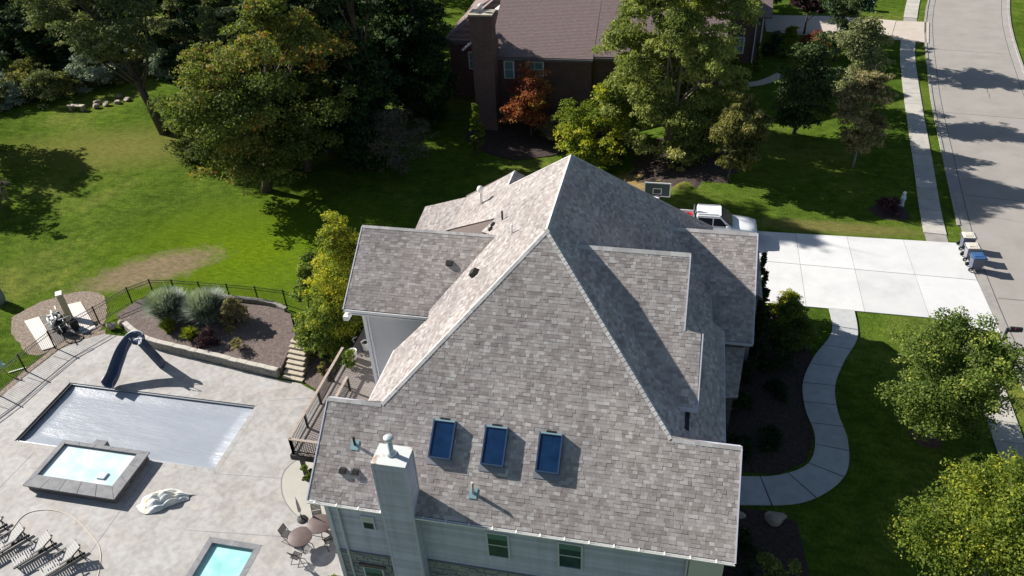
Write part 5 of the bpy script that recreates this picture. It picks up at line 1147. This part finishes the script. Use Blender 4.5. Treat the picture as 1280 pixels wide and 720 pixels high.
# foundation hedges
P('globe_shrub', 'bright yellow-green globe shrub at the corner of the driveway', 'shrub', (7.15, 39.7), 1.9, 1.1, L_lime, 5500, .11, 'dome', .02, 18, .04, seed=25, tint=(.65, 1))
P('globe_shrub', 'large dark green globe shrub in the shade by the front walk', 'shrub', (7.0, 37.6), 2.7, 1.5, L_bright, 9000, .13, 'dome', .02, 24, .05, seed=26, tint=(.1, .6))
for i, (x, y, h, l) in enumerate(((5.3, 40.1, 4.4, 'dark cone evergreen closest to the driveway'), (5.35, 38.5, 4.2, 'dark cone evergreen in the middle of the row beside the garage'), (5.3, 36.9, 4.0, 'dark cone evergreen third from the driveway beside the garage'), (5.2, 35.2, 3.6, 'dark cone evergreen last in the row, deep in the shade'))):
    P('arborvitae', l, 'evergreen', (x, y), h, .8, L_conif, 4200, .14, 'cone', .02, 18, .07, seed=30+i, tint=(.0, .5), group='cone evergreens beside the garage')
for i, (x, y, h, r, l) in enumerate(((4.2, 31.5, 1.0, .8, 'low dark shrub by the porch side of the front bed'), (5.6, 29.4, .8, .9, 'low dark shrub inside the curve of the front walk'), (4.3, 34.0, 1.2, 1.0, 'low dark shrub between the porch roof and the walk'), (6.2, 33.0, .7, .8, 'small dark shrub alone in the middle of the front bed'), (6.4, 35.2, 1.0, 1.0, 'dark shrub touching the large globe shrub'), (4.2, 28.4, .9, .9, 'low dark shrub near the house end of the curved walk'), (3.9, 22.6, 1.3, .9, 'dark shrub below the walk beside the right roof edge'), (4.4, 20.4, 1.2, .9, 'dark shrub beside the bottom right roof corner'))):
    P('low_shrub', l, 'shrub', (x, y), h, r, L_conif, 1800, .12, 'dome', .02, 12, .04, seed=40+i, tint=(.0, .6))
P('barberry_shrub', 'dark red-purple rounded shrub in the mulch ring beside the sidewalk', 'shrub', (15.0, 53.3), 1.2, 1.0, L_purple, 2500, .13, 'dome', .02, 12, .04, seed=45, tint=(.5, 1))
# between the houses
P('young_spruce', 'slim sunlit light green sapling alone in the deep shade behind the roof', 'tree', (-17.6, 62.4), 5.0, 1.0, L_lime, 3200, .22, 'cone', .08, 16, .06, seed=50, tint=(.0, .4))
P('red_maple', 'small red and orange tree in front of the brick wall', 'tree', (-13.6, 66.8), 6.6, 2.7, L_red, 6500, .26, 'round', .18, 20, .1, seed=51, tint=(.2, .8))
P('bare_shrub', 'sparse grey-brown twiggy tree in the deep shade left of the roof', 'tree', (-23.5, 58.0), 6.0, 3.2, L_twig, 5500, .17, 'round', .2, 22, .09, seed=52, tint=(.1, .8))
P('low_shrub', 'wide brown and rust shrub under the red tree by the brick wall', 'shrub', (-11.2, 66.4), 2.0, 2.3, L_brown, 3500, .2, 'dome', .02, 14, .05, seed=53, tint=(.1, .7)); P('low_shrub', 'rusty low shrub between the red tree and the lime-yellow tree', 'shrub', (-8.3, 65.2), 1.9, 1.9, L_red, 2800, .2, 'dome', .02, 12, .05, seed=54)
P('low_shrub', 'yellow-green clipped shrub by the brick house window', 'shrub', (4.0, 80.2), 1.8, 1.4, L_lime, 2200, .2, 'dome', .02, 10, .05, seed=55, tint=(0, .5))
P('arborvitae', 'slim green cone evergreen by the downspouts of the brick house', 'evergreen', (6.7, 79.9), 3.0, .7, L_bright, 1500, .18, 'cone', .02, 12, .05, seed=56)
P('low_shrub', 'bright yellow shrub in front of the white neighbour paving', 'shrub', (10.6, 88.9), 1.7, 1.3, L_lime, 2000, .2, 'dome', .02, 10, .05, seed=57); P('low_shrub', 'dark red shrub below the white neighbour paving', 'shrub', (13.2, 87.2), 1.6, 1.9, L_red, 2200, .2, 'dome', .02, 10, .05, seed=58, tint=(0, .3))
P('low_shrub', 'dark shrub left of the white neighbour paving', 'shrub', (8.8, 84.6), 2.2, 1.7, L_dark, 2500, .22, 'dome', .02, 10, .05, seed=59)
P('young_tree', 'young bare tree standing on the lawn at the left edge', 'tree', (-54.0, 46.6), 4.2, 1.3, L_twig, 900, .2, 'round', .35, 10, .06, seed=60)
P('leafy_shrub', 'olive shrub at the foot of the gold-topped tree on its left side', 'shrub', (-42.5, 59.5), 5.2, 3.6, L_oak, 8500, .28, 'dome', .03, 22, .1, seed=61, tint=(.15, .55))
# evergreens and trees of the wood
EV = [(-26.5, 60.0, 26, 3.3), (-25.6, 71.5, 16, 3.2), (-31.2, 60.8, 24, 3.6), (-27.5, 72, 12, 4.0), (-36.5, 69, 15, 4.0), (-29, 78, 12, 4.2), (-23.6, 68.5, 7, 2.2), (-26.5, 58.8, 9, 2.8), (-32.0, 57.8, 11, 3.2), (-29.3, 62.4, 15, 3.0)]  # tall ones stretched above view, last ones added, to shade the lawn
EVL = ['tall dark evergreen nearest the lawn right of the gold-topped tree', 'tall dark evergreen closest to the brick house', 'dark evergreen standing just behind the gold-topped tree', 'dark evergreen second from the brick house in the back row', 'dark evergreen behind the leaning tree and gold-topped tree', 'farthest dark evergreen left of the brick house', 'short dark evergreen at the left corner of the brick house', 'short dark evergreen added for lawn shade between the twiggy tree and the gold-topped tree', 'dark evergreen of middle height added for lawn shade, hidden behind the gold-topped tree crown', 'middle-height dark evergreen added for lawn shade, wedged between the taller ones right of the gold-topped tree']
for i, ((x, y, h, r), l) in enumerate(zip(EV, EVL)):
    P('evergreen_tree', l, 'evergreen', (x, y), h, r*1.15, L_conif, 17000, .38, 'oval', .03, 44, .3, seed=70+i, tint=(.1, .7), group='dark evergreens beside the brick house')
WD = [(-39.5, 62.5, 13, 4.0, 1), (-53, 76, 15, 4.6, 1), (-60, 84, 15, 5, 0), (-47, 82, 18, 5, 0), (-38, 80, 13, 5, 0), (-70, 84, 10, 5, 0), (-86, 86, 9, 5.5, 0), (-72, 92, 13, 5.5, 0), (-82, 96, 13, 6, 0), (-92, 92, 13, 6, 0), (-96, 104, 14, 6, 0), (-84, 108, 14, 6, 0), (-70, 106, 15, 6, 0), (-58, 100, 17, 6, 0), (-46, 97, 20, 6, 0), (-34, 95, 12, 6, 0), (-24, 106, 14, 5, 0), (-98, 80, 13, 6, 0), (-108, 96, 14, 6, 0), (-52, 112, 20, 7, 0), (-36, 112, 22, 7, 0), (-57, 90, 16, 5.5, 0), (-66, 96, 15, 6, 0), (-42, 88, 12, 5.5, 0), (-90, 100, 14, 6, 0), (-78, 86, 13, 5.5, 0), (-33, 86, 11, 5, 0), (-45, 66, 11, 4, 0), (-39, 74, 16, 4.5, 0), (-94, 78, 8, 5, 0), (-88, 77, 8, 5, 0), (-81, 78, 7, 4.5, 0), (-75, 77, 7, 4.2, 0), (-101, 87, 9, 5.5, 0), (-69, 79, 7, 4, 0)]
for i, (x, y, h, r, k) in enumerate(WD):
    P('forest_tree', ('dense dark tree of the wood behind the back lawn', 'pale olive leafy tree at the edge of the wood')[k], 'tree', (x, y), h, r, (L_dark, L_grey)[k], 10500, .42, 'round', .04, 26, .25, seed=90+i, tint=(.2, .9), group=('trees of the wood behind the lawn', 'olive trees at the edge of the wood')[k], brad=.3)
for i in range(17):
    t = i/16; x, y = -83.5+26*t+random.uniform(-1, 1), 62.5+16.5*t+random.uniform(-.8, .8)+1.2*math.sin(t*9)
    P('undergrowth_shrub', 'golden-olive shrub in the thicket along the upper left edge of the lawn', 'shrub', (x, y), random.uniform(2.4, 4.4), random.uniform(2.2, 3.2), (L_gold, L_grey, L_gold, L_silver)[i % 4] if i != 13 else L_silver, 3600, .26, 'dome', .02, 14, .06, seed=130+i, tint=(.05, .7), group='thicket along the wood edge')
for i in range(9):
    P('undergrowth_shrub', 'olive shrub in the second row of the thicket before the dark wood', 'shrub', (-82+3.3*i+random.uniform(-1, 1), 67.5+2.2*i+random.uniform(-1, 1)), random.uniform(2.5, 4), 3.0, (L_dark, L_gold)[i % 2], 3600, .3, 'dome', .02, 14, .06, seed=160+i, tint=(.1, .7), group='second row of the thicket')
# trees past the left edge whose shade falls on the lawn
for i, (x, y, h, r) in enumerate(((-68, 52, 10, 4.5), (-66, 44, 7, 3.4), (-74, 47, 12, 4.8), (-68.5, 58.2, 10.5, 4.4))): P('lawn_tree', ('tree whose shade crosses the left lawn', 'small tree whose shade reaches the left edge of the lawn', 'tree further out on the left lawn', 'tree just past the left edge below the thicket')[i], 'tree', (x, y), h, r, L_dark, 7000, .4, 'round', .2, 22, .25, seed=180+i)
